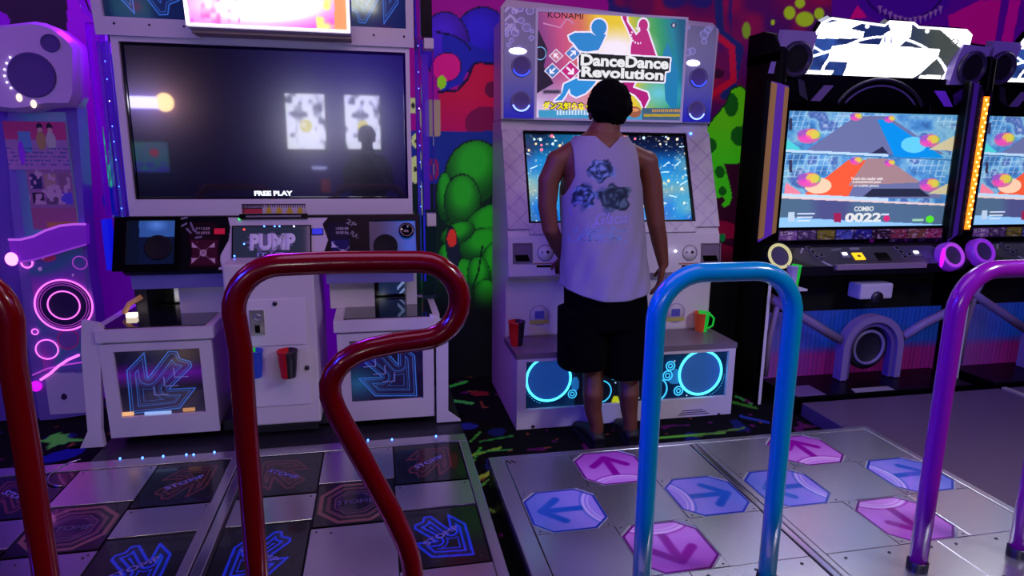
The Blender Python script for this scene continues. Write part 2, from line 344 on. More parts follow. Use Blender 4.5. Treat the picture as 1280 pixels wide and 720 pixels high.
# ------------------------------------------------------------------ dance stage of the middle machine
ST = .17; c = .287; PX2 = .923
def arrow_paint(rot, hue):
    """a glowing dance pad button: octagon with an arrow; rot quarter turns, hue 0 pink 1 blue"""
    def fn(u, v):
        a = rot*PI/2; x = (u-.5)*2; y = (v-.5)*2; X = x*math.cos(a)+y*math.sin(a); Y = -x*math.sin(a)+y*math.cos(a)   # Y points where the arrow points
        C = np.zeros(u.shape+(3,)); C[:] = (150, 148, 160)
        base = [(160, 78, 176), (96, 112, 196)][hue]; dark = [(134, 10, 140), (34, 84, 180)][hue]; rim = [(96, 8, 110), (16, 50, 150)][hue]; pale = [(196, 130, 214), (150, 130, 220)][hue]
        o = np.maximum(np.maximum(np.abs(x), np.abs(y)), (np.abs(x)+np.abs(y))/1.56)
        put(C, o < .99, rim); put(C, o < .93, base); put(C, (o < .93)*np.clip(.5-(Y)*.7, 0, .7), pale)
        d = np.minimum(np.minimum(dseg(X, Y, (0, .62), (-.52, .12)), dseg(X, Y, (0, .62), (.52, .12))), dseg(X, Y, (0, .5), (0, -.45)))
        put(C, (o < .93)*np.clip((.15-d)*14, 0, 1), dark)
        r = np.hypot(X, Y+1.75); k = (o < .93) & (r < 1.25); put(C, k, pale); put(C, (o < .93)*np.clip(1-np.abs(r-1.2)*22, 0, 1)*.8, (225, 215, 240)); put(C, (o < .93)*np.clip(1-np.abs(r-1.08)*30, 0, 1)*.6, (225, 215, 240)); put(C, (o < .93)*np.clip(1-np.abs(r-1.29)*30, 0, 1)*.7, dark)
        return C
    return fn
M_pad = mat('lit_pad_plastic', attr=True, rough=.16, es=.12, coat=.3)
scr_me = None
def screw(parent, x, y, z, r=.0045, m=None):
    global scr_me
    off = root_loc(parent)
    if scr_me is None:
        o = MB().lathe((0, 0, 0), [(.0045, 0), (.0045, .0012), (.003, .002), (.0004, .0012)], M_dmetal, 'z', 10).build('screw'); scr_me = o.data; o.parent = parent
    else:
        o = bpy.data.objects.new('screw', scr_me); COL.objects.link(o); o.parent = parent
    o.location = Vector((x, y, z))-off; o.scale = (r/.0045,)*3; return o
def dance_stage():
    t = thing('dance_stage', (PX2/2, 0, 0), 'silver metal dance stage with glowing pink and blue arrow pads', 'dance stage')
    xl, xr = -1.5*c-.064, PX2+1.5*c+.034; yb, yf = 1.5*c+.031, -1.5*c-.24
    b = MB(); b.box(xl, xr, yf, yb, .0, ST-.006, M_dmetal, .004)
    b.build('stage_base', t)
    e = MB(); e.box(xl-.004, -1.5*c-.002, yf, yb+.004, ST-.03, ST+.002, M_chrome, .004); e.build('edge_strip', t)
    e = MB(); e.box(PX2+1.5*c+.002, xr+.004, yf, yb+.004, ST-.03, ST+.002, M_chrome, .004); e.build('edge_strip', t)
    e = MB(); e.box(xl-.004, xr+.004, 1.5*c+.002, yb+.006, ST-.03, ST+.001, M_chrome, .004); e.build('edge_strip', t)
    mid = (1.5*c+PX2-1.5*c)/2; gap = (PX2-3*c)/2
    e = MB(); e.box(mid-gap+.004, mid-.002, yf, 1.5*c, ST-.02, ST+.004, M_chrome2, .003); e.box(mid+.003, mid+gap-.004, yf, 1.5*c, ST-.02, ST+.004, M_chrome, .003); e.build('divider_rail', t)
    for px in (0, PX2):
        for i in (-1, 0, 1):
            for j in (-1, 0, 1):
                x0, x1, y0, y1 = px+(i-.5)*c+.0012, px+(i+.5)*c-.0012, (j-.5)*c+.0012, (j+.5)*c-.0012
                if (i, j) in ((0, 1), (0, -1), (1, 0), (-1, 0)):
                    rot = {(0, 1): 0, (-1, 0): 1, (0, -1): 2, (1, 0): 3}[(i, j)]
                    p = MB(); p.box(x0, x1, y0, y1, ST-.006, ST-.0015, M_chrome, .001); p = p.build('arrow_panel', t)
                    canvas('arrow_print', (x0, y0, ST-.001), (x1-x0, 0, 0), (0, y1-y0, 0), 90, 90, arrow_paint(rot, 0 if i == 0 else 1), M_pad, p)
                    for sx, sy in ((-1, -1), (1, -1), (-1, 1), (1, 1)):      # corner brackets that hold the button
                        cx, cy = px+(i+sx*.5)*c, (j+sy*.5)*c; k = .055
                        q = MB(); q.prism_z([(cx-sx*.001, cy-sy*.001), (cx-sx*k, cy-sy*.001), (cx-sx*(k-.004), cy-sy*.006), (cx-sx*.006, cy-sy*(k-.004)), (cx-sx*.001, cy-sy*k)], ST-.001, ST+.0015, M_chrome)
                        q = q.build('bracket', p)
                        screw(q, cx-sx*.018, cy-sy*.014, ST+.0015, .0035)
                else:
                    p = MB(); p.box(x0, x1, y0, y1, ST-.006, ST, M_chrome, .0012); p.build('metal_panel', t)
        # front metal strip where the handrail stands
        y1, y0 = -1.5*c-.0012, yf
        for x0, x1 in ((px-1.5*c, px), (px, px+1.5*c)):
            p = MB(); p.box(x0+.001, x1-.001, y0, y1, ST-.006, ST, M_chrome, .0012); p = p.build('front_plate', t)
            for k in range(3):
                screw(p, x0+.05+k*(c*1.5-.1)/2, y1-.03, ST, .0055)
            for k in range(2): screw(p, x0+.05+k*(c*1.5-.1), y0+.03, ST, .0055)
    # ventilation slots in the far left corner
    s = MB()
    for k in range(4): s.poly3([(-.47+k*.02, .425, ST+.0004), (-.462+k*.02, .425, ST+.0004), (-.447+k*.02, .395, ST+.0004), (-.455+k*.02, .395, ST+.0004)], M_matt)
    s.build('vent_slots', t)
dance_stage()
def arc(cx, cz, r, a0, a1, n=8): return [(cx+r*math.cos(a0+(a1-a0)*k/n), cz+r*math.sin(a0+(a1-a0)*k/n)) for k in range(n+1)]
def handrail(px, Y, zt, col, label, name, hw=.207, r=.027, R=.13, sleeve=True):
    t = thing('handrail', (px, Y, ST), label, 'handrail', None)
    m = mat(name, col, .22, coat=.5)
    P = [(px-hw, ST)]+[(px-hw, ST+.3*k) for k in (1, 2)]+arc(px-hw+R, zt-R, R, PI, PI/2)+arc(px+hw-R, zt-R, R, PI/2, 0)+[(px+hw, ST+.3*k) for k in (2, 1)]+[(px+hw, ST)]
    MB().tube([(x, Y, z) for x, z in P], r, m, 20).build('bar', t)
    for s in (-1, 1):
        f = MB().lathe((px+s*hw, Y, ST), [(r+.004, .0), (r+.004, .03), (r+.001, .032)], M_dmetal, 'z', 24).build('collar', t)
    return t
handrail(0, -.53, 1.155, (0, 150, 190), 'sky blue arched handrail on the silver stage behind the person', 'blue_enamel')
handrail(PX2, -.555, 1.145, (150, 24, 170), 'purple arched handrail on the right half of the silver stage', 'purple_enamel', hw=.195)
# ------------------------------------------------------------------ stage of the left machine
PC = -1.545; RC = -1.05; LC = -2.02
ARROW = [(.09, .97), (.11, .30), (.34, .04), (.345, .43), (.62, .04), (.72, .05), (.75, .16), (.87, .21), (.88, .29), (.58, .62), (.90, .62), (.68, .93)]
def contour(u, v, fx, fy, P=ARROW):
    """distance inside the stylised arrow; the arrow points to (0,1) of the flipped square"""
    x = 1-u if fx else u; y = 1-v if fy else v
    s = inpoly(x, y, P); d = dpoly(x, y, P); return np.where(s, d, -d)
def pump_pad_paint(fx, fy, col, bg=(10, 9, 14)):
    def fn(u, v):
        C = np.zeros(u.shape+(3,)); C[:] = bg
        d = contour(.5+(u-.5)*1.25, .5+(v-.5)*1.25, fx, fy)
        for q, w in ((0, .032), (.085, .024), (.15, .016)): put(C, np.clip((w-np.abs(d-q-.01))*90, 0, 1), col)
        put(C, (d > .02) & (d < .06), np.array(col)*.35)
        return C
    return fn
def stomp_paint(u, v):
    x = np.abs(u-.5)*2; y = np.abs(v-.5)*2; o = np.maximum(np.maximum(x, y), (x+y)/1.45)
    C = np.zeros(u.shape+(3,)); C[:] = (16, 11, 16)
    for a, b, col in ((.84, .94, (112, 66, 72)), (.64, .74, (84, 48, 60)), (.5, .54, (84, 52, 76)), (.38, .46, (60, 38, 60))): put(C, (o > a) & (o < b), col)
    put(C, o < .38, (20, 13, 22)); return C
M_ppad = mat('pad_print', attr=True, rough=.22, es=.15, coat=.4)
M_plit = mat('pad_print_lit', attr=True, rough=.22, es=.6, coat=.4)
def pump_stage():
    t = thing('dance_stage', (PC, .1, 0), 'violet lit dance stage with five black arrow pads on each half', 'dance stage')
    xl, xr = -2.53, -.567; yb, yf = .70, -.75
    MB().box(xl, xr, yf, yb+.03, 0, ST-.006, M_dmetal, .004).build('stage_base', t); MB().box(-2.17, xr, yb+.03, 1.42, 0, ST-.004, M_dmetal, .004).build('rear_platform', t)
    MB().box(-.603, xr+.003, yf, yb, ST-.03, ST+.001, M_chrome, .003).build('edge_strip', t)
    MB().box(xl-.003, xl+.03, yf, yb, ST-.03, ST+.001, M_chrome, .003).build('edge_strip', t)
    MB().box(PC-.04, PC-.004, yf, yb-.04, ST-.02, ST+.003, M_chrome, .003).box(PC+.004, PC+.04, yf, yb-.04, ST-.02, ST+.006, M_chrome2, .003).build('divider_rail', t)
    MB().box(xl, xr, .655, yb+.03, ST-.006, ST+.002, M_chrome, .002).build('edge_strip', t)
    for cx in (RC, LC):
        b = [cx-.447, cx-.15, cx+.147, cx+.445]
        rows = [(-.26, .092), (.105, .29), (.30, .648)]
        for i in range(3):
            for j in range(3):
                x0, x1 = b[i]+.0015, b[i+1]-.0015
                corner = i != 1 and j != 1
                if corner: y0, y1 = rows[j]
                elif i == 1: y0, y1 = ((-.7, .035), (.045, .352), (.362, .648))[j]
                else: y0, y1 = rows[1]
                if corner:
                    p = MB().box(x0, x1, y0, y1, ST-.006, ST-.001, M_black, .001).build('arrow_panel', t)
                    low = j == 0
                    canvas('arrow_print', (x0+.004, y0+.004, ST-.0004), (x1-x0-.008, 0, 0), (0, y1-y0-.008, 0), 100, 100, pump_pad_paint(i == 2, j == 0, (22, 40, 176) if low else (86, 34, 44)), M_plit if low else M_ppad, p)
                    sg = 1 if (i == 2) == (j == 0) else -1
                    a = .62*sg if low else -.62*sg
                    U = Vector((math.cos(a), math.sin(a), 0)); V = Vector((-math.sin(a), math.cos(a), 0)); cc = Vector(((x0+x1)/2, (y0+y1)/2, ST))
                    lettering('lettering', 'STOMP', cc-U*.075-V*.014, U, V, .15, .028, mat('pad_lettering', (120, 110, 190), .5, emit=(90, 80, 190), es=.12), p, .0006, bold=.02)
                    for sx, sy in ((.1, .1), (.9, .1), (.1, .9), (.9, .9)): screw(p, x0+(x1-x0)*sx, y0+(y1-y0)*sy, ST-.0006, .004)
                elif i == 1 and j == 1:
                    p = MB().box(x0, x1, y0, y1, ST-.006, ST-.001, M_black, .001).build('center_panel', t)
                    canvas('ring_print', (x0+.004, y0+.004, ST-.0004), (x1-x0-.008, 0, 0), (0, y1-y0-.008, 0), 90, 90, stomp_paint, M_ppad, p)
                    lettering('lettering', 'STOMP', ((x0+x1)/2-.07, (y0+y1)/2-.015, ST), (1, 0, 0), (0, 1, 0), .14, .03, mat('pad_lettering2', (84, 66, 116), .5, emit=(70, 54, 120), es=.12), p, .0006, bold=.02)
                else:
                    p = MB().box(x0, x1, y0, y1, ST-.006, ST, M_chrome, .0012).build('metal_panel', t)
                    screw(p, x0+.02, y1-.02, ST, .004); screw(p, x1-.02, y1-.02, ST, .004)
                    if j == 0: screw(p, x0+.07, .0, ST, .004); screw(p, x1-.03, .0, ST, .005)
        MB().box(cx-.447, cx-.152, yf, -.264, ST-.006, ST, M_chrome, .0012).build('metal_panel', t)
        MB().box(cx+.149, cx+.445, yf, -.264, ST-.006, ST, M_chrome, .0012).build('metal_panel', t)
    for px, py in ((460, 550), (490, 549), (545, 545), (178, 572), (204, 570), (233, 568), (242, 568), (268, 565), (150, 573)):
        p = atz(px, py, ST+.004); MB().ellipsoid(p, (.0045, .0045, .004), G_led, 8, 6).build('indicator_light', t)
    # ring of metal let into the back left plate
    p = atz(95, 590, ST+.001); MB().tube([(p[0]+.09*math.cos(a), p[1]+.12*math.sin(a), ST+.003) for a in np.linspace(.6*PI, 1.5*PI, 14)], .004, M_chrome2, 8).build('trim_ring', t)
pump_stage()
def red_rail():
    m = mat('red_enamel', (128, 5, 11), .2, coat=.4)
    def path(sgn, x_off):
        k = [(-1.252, ST), (-1.252, .5), (-1.252, .8), (-1.25, 1.02)]+arc(-1.15, 1.106, .108, PI, PI/2, 8)+[(-1.04, 1.216), (-.93, 1.215)]+arc(-.842, 1.118, .095, PI/2, -PI/2, 12)[0:]
        k += [(-.90, 1.018), (-.96, 1.008)]+[(-.992, .998), (-1.022, .98), (-1.045, .955), (-1.057, .925), (-1.057, .895), (-1.048, .86), (-1.03, .818), (-.975, .695), (-.922, .573), (-.893, .497), (-.880, .45), (-.873, .40), (-.871, .34), (-.87, ST)]
        return [(x_off+sgn*(x+1.06), -.6, z) for x, z in k]
    for sgn, xo, lab in ((1, -1.06, 'glossy red handrail with an S bend, whole in view before the left machine'), (-1, -1.90, 'red handrail at the far left edge, only one straight leg in view')):
        t = thing('handrail', (xo, -.6, ST), lab, 'handrail')
        P = path(sgn, xo)
        MB().tube(P, .0265, m, 20).build('bar', t)
        for q in (P[0], P[-1]): MB().lathe((q[0], q[1], ST), [(.031, 0), (.031, .02), (.0275, .022)], M_dmetal, 'z', 20).build('collar', t)
red_rail()
class Plane:
    """a flat face of a machine: corner O, unit U (right) and V (up), normal towards the room"""
    def __init__(s, O, U, V):
        s.O = np.array(O, float); s.U = np.array(U, float)/np.linalg.norm(U); s.V = np.array(V, float)/np.linalg.norm(V); s.N = np.cross(s.U, s.V)
    def hit(s, px, py):
        d = ray(px, py); t = ((s.O-CAM)@s.N)/(d@s.N); return CAM+t*d
    def uv(s, px, py): p = s.hit(px, py)-s.O; return p@s.U, p@s.V
    def pt(s, u, v, h=0.): return s.O+u*s.U+v*s.V+h*s.N
    def w(s, px, py, h=0.): return s.hit(px, py)+h*s.N
    def axis(s): return (Vector(s.U), Vector(s.V), Vector(s.N))
    def rect(s, x0, y0, x1, y1):
        ym, xm = (y0+y1)/2, (x0+x1)/2
        return s.uv(x0, ym)[0], s.uv(x1, ym)[0], s.uv(xm, y1)[1], s.uv(xm, y0)[1]
    def scale(s, px, py): return abs(s.uv(px+.5, py)[0]-s.uv(px-.5, py)[0])
    def canvas(s, name, r, nu, nv, fn, m, parent, h=0., thick=0., in_px=True, warp=None):
        u0, u1, v0, v1 = r; O = s.pt(u0, v0, h)
        if in_px:
            def f(u, v):
                P = O+u[..., None]*(u1-u0)*s.U+v[..., None]*(v1-v0)*s.V; x, y = to_px(P[..., 0], P[..., 1], P[..., 2]); return fn(x, y)
        else: f = fn
        return canvas(name, O, s.U*(u1-u0), s.V*(v1-v0), nu, nv, f, m, parent, thick=thick, warp=warp)
    def slab(s, mb, r, h0, h1, m, bev=0.):
        """a plate lying on the plane from height h0 to h1"""
        u0, u1, v0, v1 = r
        return mb.solid([s.pt(u0, v0, h0), s.pt(u1, v0, h0), s.pt(u1, v1, h0), s.pt(u0, v1, h0)], [s.pt(u0, v0, h1), s.pt(u1, v0, h1), s.pt(u1, v1, h1), s.pt(u0, v1, h1)], m)
    def plate(s, mb, pts, h0, h1, m):
        """a plate with outline pts in (u,v)"""
        return mb.solid([s.pt(u, v, h0) for u, v in pts], [s.pt(u, v, h1) for u, v in pts], m)
    def frame(s, mb, ro, ri, h0, h1, m):
        a, b = ro, ri
        for r in ((a[0], b[0], a[2], a[3]), (b[1], a[1], a[2], a[3]), (b[0], b[1], a[2], b[2]), (b[0], b[1], b[3], a[3])): s.slab(mb, r, h0, h1, m)
        return mb
    def text(s, name, t, px0, py0, px1, py1, m, parent, h=.001, depth=.001, **k):
        u0, u1, v0, v1 = s.rect(px0, py0, px1, py1)
        return lettering(name, t, s.pt(u0, v0, h), s.U, s.V, u1-u0, v1-v0, m, parent, depth, **k)
T_white = mat('white_lettering', (240, 240, 245), .5); T_black = mat('black_lettering', (12, 10, 16), .5)
GT_white = glow('lit_white_lettering', (235, 235, 240), 1.0); GT_black = mat('unlit_black_ink', (6, 5, 8), .5)
GT_yellow = glow('lit_yellow_lettering', (250, 235, 30), .95)
# ------------------------------------------------------------------ dancing machine in the middle (the person plays it)
def marquee_art(x, y):
    X = (x-640)*4.8; Y = y*4.8
    C = ramp(np.clip(X/1030+ (Y-300)*-.00012, 0, 1), [(0, (90, 50, 100)), (.17, (120, 60, 120)), (.3, (190, 80, 120)), (.42, (205, 110, 90)), (.52, (222, 190, 40)), (.68, (226, 200, 40)), (.78, (120, 170, 70)), (.87, (40, 150, 90)), (.95, (10, 120, 140)), (1, (10, 80, 110))])
    put(C, np.clip((Y-430)/200, 0, 1)*np.clip(1-(X-150)/600, 0, 1), (206, 190, 214)); put(C, np.clip(1.25-ell(X, Y, 620, 290, 230, 120), 0, 1), (240, 236, 240))
    put(C, np.clip(1.1-ell(X, Y, 880, 560, 150, 110), 0, 1), (100, 196, 196)); put(C, inpoly(X, Y, [(905, 320), (935, 250), (1000, 440), (985, 700), (920, 600)]), (20, 120, 160))
    put(C, inpoly(X, Y, [(160, 180), (215, 300), (190, 400), (250, 500), (150, 560), (150, 200)]), (36, 26, 48)); put(C, (dpoly(X, Y, [(190, 140), (290, 165), (330, 110), (370, 140)], False) < 4), (190, 130, 170))
    put(C, (np.abs(ell(X, Y, 170, 320, 34, 38)-1) < .06), (120, 190, 230))
    for P, col, hd in (([(340, 215), (378, 196), (470, 196), (500, 212), (565, 205), (545, 250), (520, 300), (440, 312), (400, 300), (372, 262), (348, 240)], (40, 130, 190), (522, 165, 46, 50)),
                       ([(385, 470), (520, 470), (480, 520), (440, 560), (385, 582), (352, 565), (345, 530), (322, 570), (300, 602), (255, 605), (300, 560), (312, 505)], (40, 140, 200), None),
                       ([(655, 72), (688, 80), (690, 130), (745, 212), (768, 186), (812, 180), (832, 240), (868, 345), (712, 335), (712, 285), (722, 240), (690, 165), (665, 112)], (176, 20, 110), (788, 152, 28, 38)),
                       ([(655, 480), (745, 480), (725, 525), (812, 555), (822, 590), (790, 655), (772, 610), (740, 572), (690, 545)], (170, 20, 110), None)):
        k = inpoly(X, Y, P) | ((ell(X, Y, *hd) < 1) if hd else False); o = (dpoly(X, Y, P) < 9) | ((ell(X, Y, hd[0], hd[1], hd[2]+9, hd[3]+9) < 1) if hd else False)
        put(C, o & ~k, (240, 236, 245)); put(C, k, col)
    put(C, (np.hypot((X-760), (Y-215)) < 50) & (np.hypot((X-760), (Y-215)) > 40) & (np.sin(np.arctan2(Y-215, X-760)*16) > 0) & (X < 775), (240, 230, 240))
    L = [(400, 315), (948, 350), (942, 425), (918, 430), (912, 492), (402, 474)]
    put(C, (dpoly(X, Y, L) < 9), (240, 240, 245)); put(C, inpoly(X, Y, L), (12, 12, 16))
    for cx, cy, r, col in ((265, 335, 44, (196, 120, 140)), (366, 320, 50, (70, 130, 190)), (242, 425, 50, (60, 120, 180)), (350, 425, 64, (190, 30, 110))):
        d = np.abs(X-cx)+np.abs(Y-cy)*1.05; put(C, d < r, (240, 236, 244)); put(C, d < r*.86, (90, 80, 120)); put(C, d < r*.8, col)
        a = -1 if cy < 400 else 1; s = 1 if cx > 300 else -1
        put(C, ((dseg(X, Y, (cx-s*r*.28, cy-a*r*.28), (cx+s*r*.22, cy+a*r*.22)) < r*.09) | (dseg(X, Y, (cx+s*r*.25, cy+a*r*.25), (cx+s*r*.25, cy-a*r*.15)) < r*.09) | (dseg(X, Y, (cx+s*r*.25, cy+a*r*.25), (cx-s*r*.15, cy+a*r*.25)) < r*.09)), (245, 245, 250))
    b = (Y > 660) & (X > 160); put(C, b, (60, 150, 180)); put(C, b & (X > 260) & (X < 470) & (np.sin(X*.35) > -.3) & (Y < 690), (200, 225, 235))
    put(C, (Y > 648) & (X > 780), (60, 90, 110)); put(C, (Y > 655) & (Y < 672) & (X > 840) & (np.sin(X*.5) > -.2), (200, 150, 50)); put(C, (Y > 684) & (Y < 700) & (X > 790), (170, 150, 40))
    put(C, ell(X, Y, 735, 672, 40, 34) < 1, (150, 90, 60)); put(C, ell(X, Y, 735, 660, 28, 10) < 1, (220, 150, 90))
    put(C, (X > 182) & (X < 296) & (Y > 535) & (Y < 566), (130, 110, 140)); put(C, (X > 190) & (X < 286) & (Y > 543) & (Y < 558), (60, 50, 70))
    put(C, (ell(X, Y, 970, 152, 17, 17) < 1), (40, 40, 80)); put(C, (ell(X, Y, 970, 152, 8, 11) < 1), (170, 180, 190))
    return C
def firework_art(x, y):
    C = ramp(np.clip((y-165)/118, 0, 1), [(0, (10, 8, 26)), (.18, (10, 26, 60)), (.3, (14, 90, 150)), (.5, (50, 140, 180)), (.62, (110, 150, 150)), (.78, (30, 110, 180)), (1, (10, 70, 150))])
    n = vnoise(x, y, .035, 11); put(C, np.clip((n-.5)*2.5, 0, 1)*.6*np.clip((y-185)/30, 0, 1), (180, 180, 130)); put(C, np.clip((vnoise(x, y, .04, 12)-.5)*2.5, 0, 1)*.6, (20, 140, 190)); put(C, np.clip((vnoise(x+40, y, .3, 13)-.8)*5, 0, 1)*.7, (235, 225, 170))
    put(C, np.clip((vnoise(x, y, .5, 14)-.88)*8, 0, 1), (250, 245, 220))
    r = np.random.default_rng(4)
    for k in range(70):
        cx, cy = r.uniform(652, 872), r.uniform(164, 190) if k < 46 else r.uniform(190, 282)
        put(C, np.hypot(x-cx, y-cy) < r.uniform(.8, 2.), [(250, 240, 190), (250, 220, 150), (200, 240, 250), (250, 120, 140)][k % 4])
    for k in range(26):
        a = r.uniform(-.9, .9); cx, cy = r.uniform(652, 872), r.uniform(180, 275); put(C, dseg(x, y, (cx, cy), (cx+9*math.cos(a), cy+9*math.sin(a))) < .6, (180, 230, 250))
    put(C, (y > 279.5), (150, 210, 230))
    return C
def etched_side(cx0, cx1, ytop):
    def fn(x, y):
        C = ramp(np.clip((y-0)/150, 0, 1), [(0, (112, 108, 140)), (.4, (132, 128, 166)), (.6, (128, 124, 176)), (.8, (100, 100, 190)), (1, (50, 50, 215))])  # blue glow painted into the lower part of the panel
        r = np.random.default_rng(int(cx0))
        for k in range(16):
            px, py, q = r.uniform(cx0+4, cx1-4), r.uniform(4, 66), r.uniform(1.5, 5)
            d = np.hypot(x-px, y-py); put(C, (d < q)*.35, (150, 150, 220)); put(C, np.abs(d-q) < .5, (180, 180, 240))
        if cx0 < 700:
            for k in range(3): put(C, dpoly(x, y, [(631, 14+k*12), (638, 7+k*12), (646, 15+k*12)], False) < 1.5, (176, 172, 204))
        return C
    return fn
def dance_machine():
    t = thing('arcade_machine', (.4, 1.4, 0), 'white dance arcade machine with a lit dancer marquee and cyan ringed speakers', 'arcade machine')
    x0, x1 = -.238, 1.032
    prof = [(1.115, .0), (1.115, .425), (1.43, .43), (1.43, .765), (1.365, .782), (1.35, .80), (1.372, 1.02), (1.40, 1.075), (1.60, 1.60), (1.60, 1.655), (1.88, 1.655), (1.88, .0)]
    body = MB().prism_x(prof, x0, x1, M_white).build('body', t)
    # screen frame, leaning back
    sp = Plane((0, 1.40, 1.075), (1, 0, 0), (0, .2, .525))
    L = math.hypot(.2, .525)
    def quilt(x, y):
        C = np.zeros(x.shape+(3,)); C[:] = (206, 198, 210); 
        for q in (x+y*1.0, x-y*1.0): put(C, (np.abs((q % 26)-13) < 1.4)*.35, (150, 120, 176))
        put(C, np.clip(vnoise(x, y, .2, 8)-.5, 0, 1)*.5, (170, 150, 190)); return C
    s = (-.118, .884, .012, .555)
    for r in ((x0, s[0], -.02, L), (s[1], x1, -.02, L), (s[0], s[1], s[3], L), (s[0], s[1], -.05, s[2])):
        sp.canvas('screen_frame', r, int((r[1]-r[0])*160)+4, int((r[3]-r[2])*160)+4, quilt, M_paint, t, h=.022, thick=.022)
    b = MB(); sp.frame(b, (s[0]-.001, s[1]+.001, s[2]-.001, s[3]+.001), (s[0]+.014, s[1]-.014, s[2]+.012, s[3]-.014), .002, .018, M_black); b.build('screen_bezel', t)
    sc = sp.canvas('screen', (s[0]+.01, s[1]-.01, s[2]+.01, s[3]-.01), 320, 170, firework_art, M_screen, t, h=.004, thick=.004)
    for px, py, m in ((861, 169, G_led), (842, 315, G_white)):
        pl = sp; MB().ellipsoid(pl.w(px, py, .026), (.008, .006, .008), m, 10, 8).build('indicator_light', t)
    # marquee
    mp = Plane((0, 1.555, 1.655), (1, 0, 0), (0, .0, 1))
    H = .60
    mb = MB().box(x0+.0, x1-.0, 1.60, 1.86, 1.655, 2.20, M_white, .01)
    mb.prism_y([(x0-.006, 1.66), (x1-.006, 1.66), (x1+.012, 2.19), (x1-.03, 2.225), (x0+.02, 2.29), (x0-.012, 2.25)], 1.565, 1.60, M_whiter); mb.build('marquee_box', t)
    r = mp.rect(671, 12, 853.5, 149); r = (r[0], r[1], .017, .578)
    f = MB(); mp.frame(f, (r[0]-.012, r[1]+.012, r[2]-.012, r[3]+.012), r, -.004, .012, mat('frosted_trim', (190, 190, 210), .3, emit=(170, 150, 200), es=.25)); f.build('marquee_frame', t)
    sg = mp.canvas('marquee_print', r, 460, 330, marquee_art, M_lit, t, h=.002, thick=.004)
    zz = lambda x, y: (640+x/4.8, y/4.8)
    tb = mat('sign_ink', (14, 10, 18), .5)
    def tx(s_, a, b, m, h=.003, **k):
        (p0, q0), (p1, q1) = zz(*a), zz(*b); return mp.text('lettering', s_, p0, q0, p1, q1, m, sg, h, .0015, **k)
    def slanted(s_, a, b, drop, m, **k):
        (p0, q0), (p1, q1) = zz(*a), zz(*b); u0, v1 = mp.uv(p0, q0); u1, _ = mp.uv(p1, (q0)); _, v0 = mp.uv(p0, q1); 
        P = mp.pt(u0, v0, .003); Q = mp.w(p1, q1+drop, .003); U = Q-P; 
        return lettering('lettering', s_, P, U, np.cross(mp.N, U/np.linalg.norm(U)), np.linalg.norm(U), v1-v0, m, sg, .0015, **k)
    slanted('DanceDance', (412, 322), (936, 394), 5., GT_white, bold=.04)
    slanted('Revolution', (416, 396), (906, 462), 4.5, GT_white, bold=.04)
    tx('KONAMI', (214, 76), (425, 112), tb, bold=.0)
    tx('ダンス知らなくても', (176, 608), (560, 668), tb, h=.0028, bold=.13); tx('ダンス知らなくても', (182, 614), (556, 662), GT_yellow, h=.0046, bold=.045)
    for a, b, cs, k in ((x0+.006, r[0]-.014, ((646, 83), (645, 127)), 0), (r[1]+.014, x1-.012, ((868, 97), (862, 138)), 1)):
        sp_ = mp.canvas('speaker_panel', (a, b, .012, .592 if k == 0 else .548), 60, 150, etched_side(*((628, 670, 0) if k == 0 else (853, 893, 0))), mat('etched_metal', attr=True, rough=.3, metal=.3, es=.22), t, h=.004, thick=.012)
        for i, (px, py) in enumerate(cs):
            cc = mp.w(px, py, .004); cc[0] = (a+b)/2+(.01 if k == 0 else -.005)
            q = MB().lathe(cc, [(.056, 0), (.056, .012), (.048, .014), (.045, .006), (.0005, .002)], mat('pale_speaker_rim', (130, 124, 170), .4), mp.axis(), 32).build('speaker', sp_)
            MB().lathe(cc, [(.044, .0065), (.03, .006), (.0005, .007)], mat('lilac_speaker_cloth', (104, 92, 150), .7), mp.axis(), 28).build('speaker_cone', q)
            g = MB(); pts = [Vector(cc)+Vector(mp.U)*.05*math.cos(w)+Vector(mp.V)*.05*math.sin(w)+Vector(mp.N)*.014 for w in np.linspace(PI*1.12, PI*1.88, 14)]
            g.tube(pts, .0045 if i else .003, G_blue if i == 0 else glow('blue_white_light', (110, 130, 255), 4.), 8); g.build('light_arc', q)
        py = 64 if k == 0 else 79; q = MB(); px = 647 if k == 0 else 866; 
        q.ellipsoid(mp.w(px, py, .006), (.05 if k == 0 else .042, .005, .017), G_white, 16, 8); q.build('lamp', sp_)
    # control panel
    cp = Plane((0, 1.35, .80), (1, 0, 0), (0, .022, .22))
    b = MB(); cp.slab(b, (x0+.004, x1-.004, .002, .222), 0, .012, M_whiter); cpo = b.build('control_panel', t)
    for sgn, hx, cx, sx in ((-1, 652.5, 681, (670, 694)), (1, 887, 861, (851, 868))):
        r_ = cp.rect(hx-11, 305, hx+11, 328)
        b = MB(); cp.frame(b, (r_[0]-.006, r_[1]+.006, r_[2]-.006, r_[3]+.006), r_, .012, .018, M_grey); cp.slab(b, r_, .012, .0125, mat('dim_recess', (120, 104, 130), .6)); q = b.build('card_reader', cpo)
        u0, u1, v0, v1 = r_; b = MB(); cp.plate(b, [(u0+.014, v0+.008), (u1-.008, v0+.008), (u1-.022, v0+.042), (u0+.006, v0+.042)], .0125, .016, M_black); b.build('card_pocket', q)
        q = MB(); cc = cp.w(cx, 316, .012); q.ring(cc, .043, .047, .003, M_grey, cp.axis(), 36); q.disc(cc, .043, .002, M_whiter, cp.axis(), 36); q = q.build('headphone_panel', cpo)
        b = MB(); b.disc(cp.w(cx+3, 315, .014), .008, .003, M_black, cp.axis(), 12); b.disc(cp.w(cx-4, 315, .014), .005, .003, M_grey, cp.axis(), 12); b.build('socket', q)
